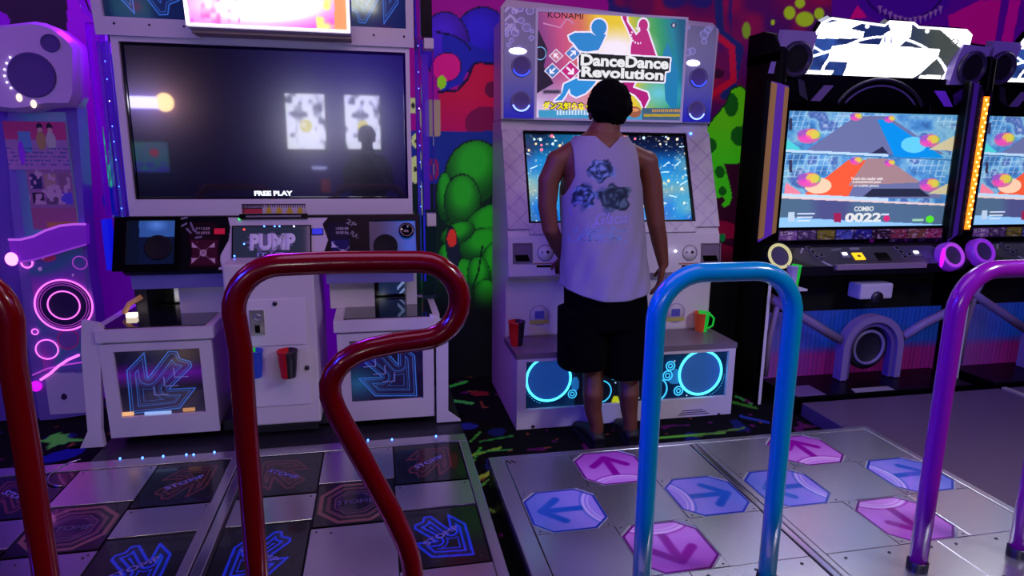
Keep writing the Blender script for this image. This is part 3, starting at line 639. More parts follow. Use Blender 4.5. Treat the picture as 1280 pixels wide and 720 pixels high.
        rr = cp.rect(sx[0], 331, sx[1], 334); b = MB(); cp.slab(b, (rr[0], rr[1], rr[2], rr[3]), .012, .014, M_black); b.build('card_slot', cpo)
        b = MB(); cp.slab(b, (rr[0]-.02, rr[1]+.02, rr[3]+.004, rr[3]+.012), .012, .013, mat('orange_print', (180, 120, 100), .6)); b.build('print_strip', cpo)
    # lower door with its stickers
    dp = Plane((0, 1.43, .43), (1, 0, 0), (0, 0, 1))
    b = MB(); dp.slab(b, (x0+.012, .33, .01, .345), 0, .006, M_whiter); dp.slab(b, (.335, x1-.012, .01, .345), 0, .006, M_whiter); b.build('service_door', t)
    for px, py in ((674, 394), (844, 391)):
        cc = dp.w(px, py, .006)
        d = MB(); d.ring(cc, .056, .062, .001, mat('sticker_lilac', (176, 164, 200), .6), dp.axis(), 36); d.disc(cc, .056, .0006, mat('sticker_pale', (206, 200, 214), .6), dp.axis(), 36)
        u, v = (cc-dp.O)@dp.U, (cc-dp.O)@dp.V
        dp.slab(d, (u-.028, u+.028, v-.02, v+.026), .0068, .0078, mat('sticker_blue', (92, 92, 190), .6)); dp.slab(d, (u-.058, u+.058, v-.05, v-.028), .0068, .0082, mat('sticker_yellow', (196, 190, 96), .6))
        d.build('round_sticker', t)
    # speaker box front
    fp = Plane((0, 1.115, 0), (1, 0, 0), (0, 0, 1))
    b = MB(); fp.slab(b, (x0-.006, x1+.008, .40, .432), -.32, .02, mat('shelf_metal', (128, 116, 128), .35, .2)); b.build('shelf', t)
    g = (x0+.05, x1-.04, .115, .385)
    b = MB(); fp.frame(b, (x0, x1, .004, .40), g, 0, .022, M_white); b.build('speaker_frame', t)
    def deep(x, y):
        C = np.zeros(x.shape+(3,)); C[:] = (10, 34, 66); put(C, np.clip(vnoise(x, y, .08, 21)-.3, 0, 1), (16, 60, 96)); put(C, ((x < 652) | (x > 910)) & (y < 505), (30, 110, 160))
        put(C, ((x > 718) & (x < 812)), (12, 18, 30)); put(C, (x > 671) & (x < 696) & (y > 483) & (y < 494), (60, 150, 110)); put(C, ell(x, y, 653, 447, 7, 6) < 1, (120, 40, 130))
        for cx, cy, rx, ry in ((845, 470, 5, 9), (843, 475, 8, 5), (719, 480, 5, 9)): put(C, ell(x, y, cx, cy, rx, ry) < 1, (40, 120, 180))
        put(C, inpoly(x, y, [(764, 503), (775, 503), (772, 495), (767, 495)]), (200, 210, 30)); return C
    bk = fp.canvas('speaker_window', g, 260, 70, deep, mat('deep_blue_print', attr=True, rough=.15, es=.55), t, h=.002, thick=.004)
    def ring(px, py, rp, wp, m, name='light_ring'):
        s_ = fp.scale(px, py); cc = fp.w(px, py, .003); q = MB(); pts = [Vector(cc)+Vector(fp.U)*rp*s_*math.cos(w)+Vector(fp.V)*rp*s_*math.sin(w)+Vector((0, -.003, 0)) for w in np.linspace(0, 2*PI, 41)]
        q.tube(pts, wp*s_/2, m, 8, caps=False); return q.build(name, bk)
    G_c2 = glow('soft_cyan_light', (60, 190, 250), 1.3)
    for px, py, rr in ((685.5, 473.5, 27.5), (875, 465.5, 26)):
        q = MB(); s_ = fp.scale(px, py); q.lathe(fp.w(px, py, .002), [(rr*s_, .004), (rr*s_*.75, .001), (rr*s_*.3, -.0), (.0005, .001)], mat('speaker_blue', (60, 110, 170), .5, emit=(20, 70, 130), es=.5), fp.axis(), 40); q.build('speaker_cone', bk)
        ring(px, py, rr, 2.9, G_cyan)
    for px, py, rr, w in ((837.5, 457, 5.2, 1.5), (837.5, 457, 2.4, 1.2), (834, 469, 5.5, 1.5), (834, 469, 2.6, 1.2), (847.5, 488, 5.2, 1.5), (847.5, 488, 2.4, 1.2), (715, 492, 5, 1.2), (715, 492, 2.3, 1.), (750, 489, 13.5, 1.4), (819, 486.5, 14, 1.8), (767, 470, 4, .8)): ring(px, py, rr, w, G_c2)
    for k in range(12):
        a = math.radians(178+k*6.5); px, py = 685.5+32*math.cos(a), 473.5-32*math.sin(a); MB().ellipsoid(fp.w(px, py, .004), (.0022, .002, .0022), G_c2, 6, 5).build('light_dot', bk)
        a = math.radians(-5-k*5.5); px, py = 875+30*math.cos(a), 465.5-30*math.sin(a); MB().ellipsoid(fp.w(px, py, .004), (.0022, .002, .0022), G_c2, 6, 5).build('light_dot', bk)
    for px, py in ((843, 451), (858, 494), (798, 497), (769, 478), (769, 472), (715, 453)): MB().ellipsoid(fp.w(px, py, .004), (.005, .002, .005), glow('pale_dot', (170, 200, 230), .9), 8, 6).build('light_dot', bk)
    u = [fp.w(709, 459, .004), fp.w(709.5, 448, .004)]; MB().tube(u, .004, G_c2, 8).build('light_bar', bk)
    # lower strip: vent and bolts
    b = MB(); rr = fp.rect(846, 509, 884, 515)
    for k in range(3): fp.slab(b, (rr[0]+.01*k, rr[1]-.02*k, rr[2]+.012*k-.006, rr[2]+.012*k-.001), .022, .0235, mat('shade_print', (90, 66, 104), .7))
    b.build('print_strip', t)
    for px, py in ((665, 531), (896, 516)): q = MB().disc(fp.w(px, py, .022), .009, .004, M_dmetal, fp.axis(), 12); q.build('bolt', t)
    for X, Y in ((x0+.06, 1.2), (x1-.06, 1.2)): pass
    return t
dance_machine()
def cup(name, X, Y, Z, h, r, cols, label, wall=False):
    """a tall tapering cup in two colours with a ribbed side"""
    t = thing('cup', (X, Y, Z), label, 'cup')
    ma, mb_ = cols
    prof = [(r*.72, 0), (r*.76, h*.06), (r*.9, h*.5), (r, h*.92), (r*1.06, h*.94), (r*1.06, h), (r*.94, h), (r*.68, .004), (.0005, .004)]
    b = MB(); 
    for a0, a1, m in ((0, PI, ma), (PI, 2*PI, mb_)):
        n = 14; rings = [[b.bm.verts.new((X+q*math.cos(a0+(a1-a0)*k/n+PI/2), Y+q*math.sin(a0+(a1-a0)*k/n+PI/2), Z+hh)) for k in range(n+1)] for q, hh in prof]
        for p, q in zip(rings, rings[1:]):
            for k in range(n): b.face([p[k], p[k+1], q[k+1], q[k]], m, True)
    bmesh.ops.remove_doubles(b.bm, verts=b.bm.verts[:], dist=1e-5)
    b.build('shell', t)
    return t
C_red = mat('cup_red', (170, 16, 26), .35, emit=(150, 8, 10), es=.12); C_dark = mat('cup_dark', (34, 34, 44), .4); C_gr = mat('cup_green', (40, 200, 60), .3, emit=(20, 190, 50), es=.45); C_or = mat('cup_orange', (190, 70, 30), .35, emit=(150, 60, 40), es=.25); C_bl = mat('cup_blue', (30, 60, 170), .4, emit=(20, 40, 150), es=.25)
p = atz(643, 431, .433); cup('cup', p[0]+.012, p[1]-.0, .433, .135, .045, (C_red, C_dark), 'red and dark cup at the left end of the white machine shelf, beside the person')
p = atz(877, 414, .433); c2 = cup('cup', p[0], p[1]+.01, .433, .115, .046, (C_or, C_gr), 'orange and bright green mug standing at the right end of the white machine shelf')
MB().tube([(p[0]+.04, p[1]+.0, .45), (p[0]+.07, p[1], .465), (p[0]+.076, p[1], .51), (p[0]+.05, p[1], .535)], .006, C_gr, 8).build('handle', c2)
# ------------------------------------------------------------------ the big white machine on the left
def etched(fx, fy, bg, col=(60, 130, 225)):
    def fn(u, v):
        C = bg(u, v); d = contour(u, v, fx, fy)
        put(C, (d > 0)*.25, (50, 50, 110))
        for q, w, k in ((.004, .009, 1), (.035, .007, .8), (.10, .007, .9), (.125, .006, .6), (.17, .006, .8)): put(C, np.clip((w-np.abs(d-q))*160, 0, 1)*k*(d > -.01), col)
        x = 1-u if fx else u; y = 1-v if fy else v
        for k in range(3):
            o = .13*k; L = [(.36+o*.9, .50+o*-.75+.02), (.36+o*.9+.0, .62-o*.8+.08), (.52+o, .66-o*.8)]; 
            put(C, np.clip((.009-dpoly(x, y, [(.40+o, .56-o), (.40+o, .70-o), (.56+o, .70-o)], False))*160, 0, 1), (110, 110, 190))
        return C
    return fn
M_etch = mat('etched_glass', attr=True, rough=.08, es=.5, coat=.6)
M_tv = mat('dark_tv_glass', (88, 86, 108), .03, 1.0)
def _smear():
    nt = M_tv.node_tree; b = nt.nodes['Principled BSDF']; o = nt.nodes['Material Output']; g = nt.nodes.new('ShaderNodeBsdfGlossy'); g.inputs['Color'].default_value = rgb(92, 88, 116); g.inputs['Roughness'].default_value = .17
    m = nt.nodes.new('ShaderNodeMixShader'); m.inputs[0].default_value = .5; nt.links.new(b.outputs[0], m.inputs[1]); nt.links.new(g.outputs[0], m.inputs[2]); nt.links.new(m.outputs[0], o.inputs['Surface'])
_smear()
MY = 1.2                                                    # plane of the dark television
def pump_machine():
    cx = -1.41
    t = thing('arcade_machine', (cx, 1.1, ST-.004), 'large white dance arcade machine with a dark widescreen television reading FREE PLAY', 'arcade machine')
    z0 = ST+.006
    # speaker units with etched arrows
    for sgn in (-1, 1):
        xa, xb = (cx-.725, cx-.27) if sgn < 0 else (cx+.27, cx+.715)
        zt = .655
        prof = [(.905, z0+.03), (.885, zt), (1.34, zt), (1.34, z0+.03)]
        u = MB().prism_x(prof, xa+.012, xb-.012, M_white); u.box(xa+.03, xb-.03, .95, 1.3, z0, z0+.03, M_matt); u = u.build('speaker_unit', t)
        P = Plane((0, .905, z0+.03), (1, 0, 0), (0, -.02, zt-z0-.03)); Hh = zt-z0-.03
        g = (xa+.055, xb-.052, .095, Hh-.045)
        b = MB(); P.frame(b, (xa, xb, 0, Hh-.01), g, 0, .018, M_white); b.build('unit_frame', u)
        def bg(uu, vv, sgn=sgn):  # soft patches painted for glow and reflections in the glass
            C = np.zeros(uu.shape+(3,)); C[:] = (22, 16, 44)
            if sgn < 0: put(C, np.clip(1-np.abs(vv-.62)*5, 0, 1), (92, 10, 140)); put(C, np.clip(.45-vv, 0, 1), (90, 84, 100))
            else: put(C, np.clip(1-ell(uu, vv, .12, .72, .35, .2), 0, 1), (50, 10, 190)); put(C, np.clip(1-ell(uu, vv, .1, .3, .4, .35), 0, 1), (30, 90, 130))
            return C
        w = P.canvas('etched_window', g, 190, 160, etched(sgn > 0, True, bg), M_etch, u, h=.003, thick=.004, in_px=False)
        if sgn < 0:
            b = MB(); P.slab(b, (g[0]+.0, g[0]+.045, g[2]+.004, g[2]+.02), .004, .010, glow('warm_light', (255, 190, 140), .9)); P.slab(b, (g[0]+.09, g[0]+.2, g[2]+.002, g[2]+.014), .004, .010, glow('cool_light', (150, 180, 240), 1.)); P.slab(b, (g[0]+.25, g[0]+.3, g[2]+.006, g[2]+.022), .004, .010, glow('warm_light2', (240, 170, 120), .55)); b.build('added_glow_strip', w)  # glowing slabs added for the glow along the window's foot
        # shelf with chamfered corner and outer leg reaching the stage
        so, si = (xa-.035, xb+.012) if sgn < 0 else (xb+.035, xa-.012)
        s = MB(); s.prism_z([(so+(.0 if sgn < 0 else 0), .93), (so+(.05*-sgn*-1 if 0 else 0)-sgn*.03, .86), (si, .86), (si, 1.38), (so, 1.38)], .655, .708, M_white); s = s.build('shelf', t)
        b = MB(); b.box(min(so, si)+.045, max(so, si)-.035, .885, 1.30, .708, .713, mat('dark_shelf_glass', (26, 26, 40), .07, coat=.5)); b.build('shelf_glass', s)
        lp = [(103, 400), (124, 404), (142, 424), (127, 430), (127, 440), (128, 538), (133, 566), (90, 576), (102, 562), (111, 538), (103, 440)] if sgn < 0 else [(537, 393), (546, 394), (560, 408), (560, 514), (576, 543), (546, 540), (545, 430), (538, 413)]
        pts = [tuple(at(x, y, .885)[[0, 2]]) for x, y in lp]; pts = [(x, max(z, ST+.004)) for x, z in pts]
        MB().prism_y(pts, .872, .90, M_white).build('leg', t)
        # white post and side cheek between shelf and deck
        px = (223, 285) if sgn < 0 else (412, 468)
        q = rect(px[0], 345, px[1], 385, 1.12)
        MB().box(q[0], q[1], 1.12, 1.36, .708, 1.02, M_white, .004).build('post', t)
        q0 = (cx-.655, cx-.60) if sgn < 0 else (cx+.60, cx+.655)
        MB().box(q0[0], q0[1], 1.14, 1.36, .708, 1.02, M_dmetal if sgn < 0 else M_white, .004).build('post', t)
        # the dim arched speaker under the deck
        b = MB(); b.box(min(xa, xb)+.06, max(xa, xb)-.06, 1.34, 1.38, .708, 1.02, M_gloss); b.build('back_panel', t)
        if sgn < 0:
            p = at(160, 388, 1.05); m = MB(); m.tube([(p[0]-.03, 1.08, .73), (p[0]-.01, 1.10, .77), (p[0]+.04, 1.12, .80)], .012, mat('amber_plastic', (170, 120, 90), .3, emit=(150, 100, 70), es=.4), 10); m.box(p[0]-.012, p[0]+.03, 1.05, 1.08, .715, .735, glow('reading_light', (255, 235, 210), 1.6)); m.build('lamp', t)
        else:
            P2 = Plane((0, 1.335, .71), (1, 0, 0), (0, 0, 1)); r = (xb-.25, xb-.06, .02, .14)
            def fade(uu, vv): 
                C = np.zeros(uu.shape+(3,)); C[:] = (30, 50, 90); k = (np.sin((uu+np.abs(vv-.5)*.6)*30) > .3)*(uu > .5); put(C, k, (150, 170, 230)); return C
            P2.canvas('lit_window', r, 50, 30, fade, M_etch, t, h=.001, thick=.003, in_px=False)
    # centre column with coin door
    x0, x1 = cx-.195, cx+.185
    MB().box(x0+.02, x1-.02, .90, 1.36, z0, .24, M_dmetal).build('plinth', t); ct = MB().box(x0, x1, .84, 1.36, .235, .985, M_white, .008).build('center_column', t)
    C = Plane((0, .84, 0), (1, 0, 0), (0, 0, 1))
    r = C.rect(300, 374, 390, 431); r = (x0+.035, x1-.045, r[2], r[3])
    b = MB(); C.slab(b, r, 0, .007, M_whiter); d = b.build('coin_door', ct)
    q = C.rect(313, 387, 331, 418); b = MB(); C.slab(b, q, .007, .012, M_chrome); C.slab(b, (q[0]+.02, q[1]-.02, q[2]+.012, q[2]+.045), .012, .016, M_black); k = b.build('coin_slot_plate', d)
    MB().ring(C.w(322, 396, .012), .010, .015, .004, M_chrome2, C.axis(), 20).build('coin_slot', k)
    MB().disc(C.w(344, 379, .007), .010, .006, M_dmetal, C.axis(), 16).build('lock', d)
    r2 = (x0+.03, x1-.04, .33, r[2]-.008)
    b = MB(); C.slab(b, r2, 0, .005, M_whiter); d2 = b.build('cash_door', ct); MB().disc(C.w(384, 459, .005), .011, .006, M_dmetal, C.axis(), 16).build('lock', d2)
    # lower deck step in front of the column
    MB().box(cx-.27, cx+.262, .95, 1.36, z0, z0+.05, M_dmetal, .003).build('base_plate', t)
    # ---- deck with printed shapes, just under the television
    dy = 1.03; D = Plane((0, dy, .93), (1, 0, 0), (0, .10, .24)); dx0, dx1 = cx-.655, cx+.655
    DH = math.hypot(.10, .24)
    dk = MB(); dk.prism_x([(dy, .93), (dy+.10, 1.17), (1.36, 1.17), (1.36, 1.0), (dy+.03, .91)], dx0, dx1, M_black); dk = dk.build('deck', t)
    def deck_art(x, y):
        K = np.zeros(x.shape+(3,)); K[:] = (12, 11, 18)
        w = inpoly(x, y, [(285, 272), (410, 272), (403, 280), (410, 300), (404, 318), (410, 345), (272, 345), (276, 318), (286, 300), (288, 284)]) ; put(K, w, (196, 186, 204))
        # printed foot pad maps, red at left and blue at right
        for cxp, col, lt in ((254, (70, 22, 44), (200, 160, 180)), (429, (22, 24, 90), (190, 180, 220))):
            P = [(cxp-21, 286), (cxp-15, 279), (cxp+16, 279), (cxp+22, 290), (cxp+18, 308), (cxp+23, 334), (cxp-18, 334), (cxp-14, 308)]
            put(K, inpoly(x, y, P), np.array(col)*.55); put(K, inpoly(x, y, [(cxp-17, 300), (cxp+20, 300), (cxp+17, 316), (cxp+20, 331), (cxp-17, 331), (cxp-13, 316)]), col)
            put(K, (np.abs(x-cxp) < 10) & (np.abs(y-288) < 6.5), (20, 16, 26)); put(K, (np.abs(x-cxp) < 9) & ((np.abs(y-285.5) < 1.6) | (np.abs(y-291) < 1.6)) & (np.sin(x*2.1) > -.5), np.array(lt)*.75)
            for s1, s2 in ((-1, -1), (1, -1), (-1, 1), (1, 1)):
                qx, qy = cxp+s1*11, 316+s2*10; put(K, inpoly(x, y, [(qx-4, qy-3.4), (qx+4, qy-3.4), (qx+s1*3.4, qy+s2*3.6)]) | inpoly(x, y, [(qx-4*s1, qy-3.4*s2), (qx+3.6*s1, qy-3.4*s2), (qx+3.*s1, qy+3.*s2)]), lt)
            put(K, (np.abs(x-cxp) < 4) & (np.abs(y-316) < 4), lt); put(K, (np.abs(np.abs(x-cxp)-np.abs(y-316)) < .8) & (np.abs(x-cxp) < 8), np.array(lt)*.6)
        r = np.random.default_rng(5)
        for k in range(12):
            a = r.uniform(-1.2, 1.2); bx, by = (r.uniform(226, 245), r.uniform(272, 300)) if k < 6 else (r.uniform(441, 451), r.uniform(272, 300))
            put(K, dseg(x, y, (bx, by), (bx+7*math.cos(a), by+7*math.sin(a))) < 1.1, (130, 120, 150))
        return K
    D.canvas('deck_print', (cx-.42, cx+.335, .002, DH-.002), 300, 100, deck_art, mat('deck_film', attr=True, rough=.35, es=.03, spec=.12), dk, h=.003, thick=.003)
    for s_, (a, b2) in (('2P', ((432, 272), (449, 285))), ('PLAY', ((437, 287), (452, 300)))):
        P = D.w(a[0], b2[1]-6, .004); U = Vector((.86, 0, 0))-Vector(D.V)*.5; V = Vector(D.V)*.86+Vector((.5, 0, 0)); lettering('lettering', s_, P, U, V, .05, .024, mat('grey_lettering', (150, 146, 160), .5), dk, .001, bold=.02)
    # speaker wells at both ends of the deck, blue light painted into their panels
    for px0, px1, cxp, lid in ((158, 219, 196, (168, 296, 219, 330)), (462, 520, 480, (462, 274, 519, 318))):
        r = D.rect(px0, 276, px1, 331)
        b = MB(); D.frame(b, (r[0]-.05, r[1]+.02, .004, DH-.004), r, .0, .012, M_black); w = b.build('speaker_well', dk)
        l = px0 < 300
        def wellp(x, y, l=l):
            K = np.zeros(x.shape+(3,)); K[:] = (14, 22, 50)
            if l: put(K, ((x > 174) & (y < 296))*1., (50, 90, 150)); put(K, ((x > 174) & (y < 296))*np.clip(1-ell(x, y, 196, 281, 16, 10), 0, 1), (90, 140, 210)); put(K, (x <= 174)*1., (12, 20, 40))
            else: put(K, np.clip((x-470)/40, 0, 1)*1., (24, 80, 170))
            return K
        D.canvas('well_panel', r, 60, 50, wellp, mat('blue_well', attr=True, rough=.2, es=.55), w, h=.001, thick=.002)
        cc = D.w(cxp+2, 310 if l else 308, .004); MB().lathe(cc, [(.058, 0), (.058, .008), (.05, .010), (.042, .004), (.0005, .002)], M_matt, D.axis(), 32).build('speaker', w)
        if not l:
            cc = D.w(508, 289, .012); MB().lathe(cc, [(.038, 0), (.038, .008), (.030, .012), (.024, .008), (.0005, .006)], M_gloss, D.axis(), 28).build('tweeter', w)
    for px, m, nm in ((275, mat('red_button', (200, 30, 60), .3, emit=(190, 20, 60), es=.3), 'button'), (397, mat('blue_button', (40, 60, 220), .3, emit=(30, 50, 230), es=.4), 'button')):
        r = D.rect(px-6.5, 286.5, px+6.5, 293.5); b = MB(); D.slab(b, (r[0]-.003, r[1]+.003, r[2]-.003, r[3]+.003), .003, .006, M_black); D.slab(b, r, .004, .014, m); b.build(nm, dk)
    # small screen in the middle of the deck
    r = D.rect(292, 284, 388, 327); b = MB(); D.slab(b, (r[0]-.006, r[1]+.006, r[2]-.006, r[3]+.006), .003, .012, M_black); D.slab(b, r, .012, .014, mat('small_screen_glass', (22, 28, 44), .08, emit=(50, 54, 80), es=.5, coat=.5)); ss = b.build('small_screen', dk)
    burst = []
    for k in range(22):
        a = 2*PI*k/22; rr = 1.0 if k % 2 else .72; burst.append((337+ (33*rr)*math.cos(a), 304+13.5*rr*math.sin(a)))
    b = MB(); D.plate(b, [D.uv(*p) for p in burst][::-1], .014, .0152, mat('burst_print', (84, 76, 112), .6, emit=(76, 68, 110), es=.35)); b.build('burst_emblem', ss)
    D.text('lettering', 'PUMP', 313, 293, 370, 314, mat('burst_letters', (180, 168, 205), .6, emit=(150, 135, 190), es=.35), ss, h=.0154, bold=.06)
    D.text('lettering', 'IT UP', 322, 316.5, 356, 321.5, mat('burst_letters2', (140, 130, 190), .6, emit=(90, 70, 160), es=.4), ss, h=.0144, bold=.03)
    for px, py, m in ((300, 275, G_green), (306, 288, G_red), (306, 306, G_led), (331, 284, G_led), (344, 284, G_led), (350, 284, G_led), (368, 284, G_white), (294, 321, G_led), (294, 324.5, G_white)): MB().ellipsoid(D.w(px, py, .015), (.004, .003, .004), m, 8, 6).build('indicator_light', dk)
    r = D.rect(300, 271, 385, 277); b = MB(); D.slab(b, (r[0], r[1], DH-.02, DH+.003), .004, .02, M_black); D.slab(b, (r[0]+.03, r[1]-.03, DH-.014, DH-.006), .02, .022, M_grey); b.build('bezel_bar', dk)
    # under-deck valance, faintly blue
    for a, b2 in ((dx0+.02, cx-.22), (cx+.22, dx1-.02)): MB().box(a, b2, dy+.035, 1.3, .845, .912, mat('valance_blue', (120, 116, 190), .35)).build('valance', dk)
    # ---- television
    T = Plane((0, MY, 1.165), (1, 0, 0), (0, 0, 1)); TH = .795
    s = T.rect(155, 53, 506, 247.5); s = (cx-.62, cx+.625, 1.245-1.165, 1.936-1.165)
    b = MB(); T.frame(b, (cx-.650, cx+.644, .0, TH+.03), s, -.02, .03, M_white); fr = b.build('television_frame', t)
    b = MB(); b.box(cx-.640, cx+.634, MY+.02, 1.36, 1.17, 2.0, M_white, .006); b.build('cabinet_back', t)
    b = MB(); T.slab(b, (s[0]+.002, s[1]-.002, s[2]+.002, s[3]-.002), -.01, .004, M_tv); tv = b.build('television_screen', t)
    b = MB(); T.frame(b, (s[0], s[1], s[2], s[3]), (s[0]+.011, s[1]-.011, s[2]+.009, s[3]-.011), .003, .012, M_gloss); b.build('screen_bezel', tv)
    T.text('lettering', 'FREE PLAY', 318, 238.5, 366, 244.5, glow('lit_lettering', (235, 240, 255), 1.6), tv, h=.005, bold=.05)
    # warning strip under the screen
    r = T.rect(304, 255, 383, 268)
    def strip(x, y):
        K = np.zeros(x.shape+(3,)); K[:] = (196, 184, 200); a = x < 328; put(K, a, (200, 30, 70)); put(K, a & (y < 261), (36, 20, 40)); put(K, a & (y > 257) & (y < 260) & (np.sin(x*3) > -.3), (150, 130, 160))
        put(K, (x >= 328) & (np.abs(((x-328) % 13)-8) < 3.6*np.clip((y-257)/6, .1, 1)), (214, 180, 40)); put(K, (x >= 328) & (y < 259.5) & (np.sin(x*2.2) > .1), (90, 70, 110)); put(K, (dpoly(x, y, [(304.5, 255.6), (382.5, 255.6), (382.5, 267.5), (304.5, 267.5)]) < .8), (60, 30, 60)); return K
    T.canvas('warning_strip', (r[0], r[1], .012, .058), 150, 30, strip, M_paint, fr, h=.031, thick=.001)
    # ---- acrylic light columns at the sides
    for sgn in (-1, 1):
        xc = cx+sgn*.722
        b = MB().box(xc-.035, xc+.04, 1.22, 1.30, .72, 2.02, M_acrylic, .006) if sgn > 0 else MB().box(xc-.045, xc+.03, 1.22, 1.30, 1.16, 2.02, M_acrylic, .006)
        col = b.build('acrylic_column', t)
        q = MB().tube([(xc-sgn*.035, 1.205, 1.16), (xc-sgn*.035, 1.205, 2.0)]+([(xc-.02, 1.2, 2.06), (xc-.075, 1.18, 2.30)] if sgn < 0 else [(xc-.035, 1.205, 2.30)]), .017, M_acrylic, 18); q.build('acrylic_tube', t)
        for z1, z2 in ((1.10, 1.165), (1.965, 2.015)):
            if sgn > 0: MB().box(xc-.005, xc+.043, 1.215, 1.31, z1, z2, M_white, .004).build('joint_block', col)
        MB().box(xc-.028 if sgn < 0 else xc-.02, xc+.02, 1.296, 1.299, 1.18, 1.95, mat('violet_glow_film', (90, 50, 170), .2, emit=(80, 20, 190), es=.35, alpha=.55)).build('added_glow_film', col)  # glowing film added inside the column to bring violet light into the acrylic
        r = np.random.default_rng(3)
        for k in range(9): MB().ellipsoid((xc-sgn*.035, 1.19, 1.2+.092*k+r.uniform(0, .05)), (.0022, .0022, .003), G_led if k != 5 else G_white, 6, 5).build('indicator_light', col)
        MB().box(xc-sgn*.012-.004, xc-sgn*.012+.004, 1.31, 1.32, 1.18 if sgn < 0 else .8, 1.9, glow('blue_strip', (50, 50, 255), .4)).build('light_strip', col)
    MB().box(cx+.70, cx+.762, 1.26, 1.3, 2.02, 2.34, M_black, .004).build('side_panel', t)
    bs = MB().box(cx-.745, cx-.72, 1.1, 1.16, .93, 1.16, glow('deep_blue_light', (10, 16, 220), .9)); bs.build('light_strip', t)
    # ---- header: arrow windows, white frame, bright projecting sign
    Hd = Plane((0, 1.17, 1.99), (1, 0, 0), (0, -.05, .36)); HH = .42
    wl = (cx-.66, cx-.305, .045, HH); wr = (cx+.33, cx+.63, .052, HH)
    b = MB(); Hd.frame(b, (cx-.70, cx-.28, -.03, HH+.03), wl, -.02, .02, M_white); Hd.frame(b, (cx+.30, cx+.665, -.03, HH+.03), wr, -.02, .02, M_white); Hd.slab(b, (cx-.28, cx+.30, -.03, .07), -.02, .01, M_white); b.box(cx-.66, cx+.66, 1.20, 1.5, 2.0, 2.4, M_white); hd = b.build('header_frame', t)
    for r, fx in ((wl, False), (wr, True)):
        Hd.canvas('etched_window', r, 130, 150, etched(fx, False, lambda u, v: np.zeros(u.shape+(3,))+np.array((20, 36, 80))), M_etch, hd, h=-.002, thick=.004, in_px=False)
    for k in range(3): 
        for sx in (-.62, .34): MB().disc(Hd.pt(cx+sx+k*.14, .018, .02), .005, .003, M_dmetal, Hd.axis(), 8).build('screw', hd)
    S = Plane((0, 1.02, 2.0), (1, 0, 0), (0, -.05, .30)); sx0, sx1 = S.uv(234, 20)[0], S.uv(436, 20)[0]; sz = S.uv(335, 36)[1]
    b = MB(); b.prism_x([(1.024, 1.985), (.966, 2.33), (1.2, 2.33), (1.2, 1.97)], sx0-.004, sx1+.004, M_whiter); sb = b.build('sign_box', t)
    for k in range(2): MB().box(sx0, sx1+.004, 1.035+.03*k, 1.2, 1.965-.018*k+.02, 1.978-.018*k+.02, mat('bronze_trim', (150, 120, 120), .4), .002).build('trim_step', sb)
    def sign(x, y):
        K = np.zeros(x.shape+(3,)); K[:] = (238, 70, 150)
        put(K, np.clip(1.4-ell(x, y, 325, 4, 85, 26), 0, 1), (255, 246, 205)); put(K, np.clip(1.3-ell(x, y, 335, 8, 60, 16), 0, 1)*1., (255, 255, 240))
        put(K, (x > 395)*np.clip(vnoise(x, y, .12, 31)*1.6-.4, 0, 1), (255, 190, 90)); put(K, (x > 418), (200, 110, 70)); put(K, (x < 262)*np.clip((y-10)/30, 0, .6), (225, 120, 190)); put(K, (x < 300)*np.clip(vnoise(x, y, .15, 33)-.5, 0, 1), (150, 20, 110))
        return K
    S.canvas('sign_print', (sx0+.01, sx1-.01, sz+.01, .33), 180, 90, sign, mat('bright_pink_sign', attr=True, rough=.3, es=2.1), sb, h=.012, thick=.006)
    b = MB(); S.frame(b, (sx0-.004, sx1+.004, sz, .34), (sx0+.008, sx1-.008, sz+.010, .33), .0, .02, glow('white_edge_light', (255, 240, 255), 2.2)); b.build('light_frame', sb)
    return t
pump_machine()
for px, cols, lab in ((320, (C_gr, C_bl), 'green and blue cup clipped to the white coin column, partly behind the red rail'), (361, (C_red, C_dark), 'red and black cup clipped to the white coin column of the left machine')):
    p = at(px, 471, .79); cup('cup', p[0], .787, p[2], .125, .043 if px > 350 else .036, cols, lab)
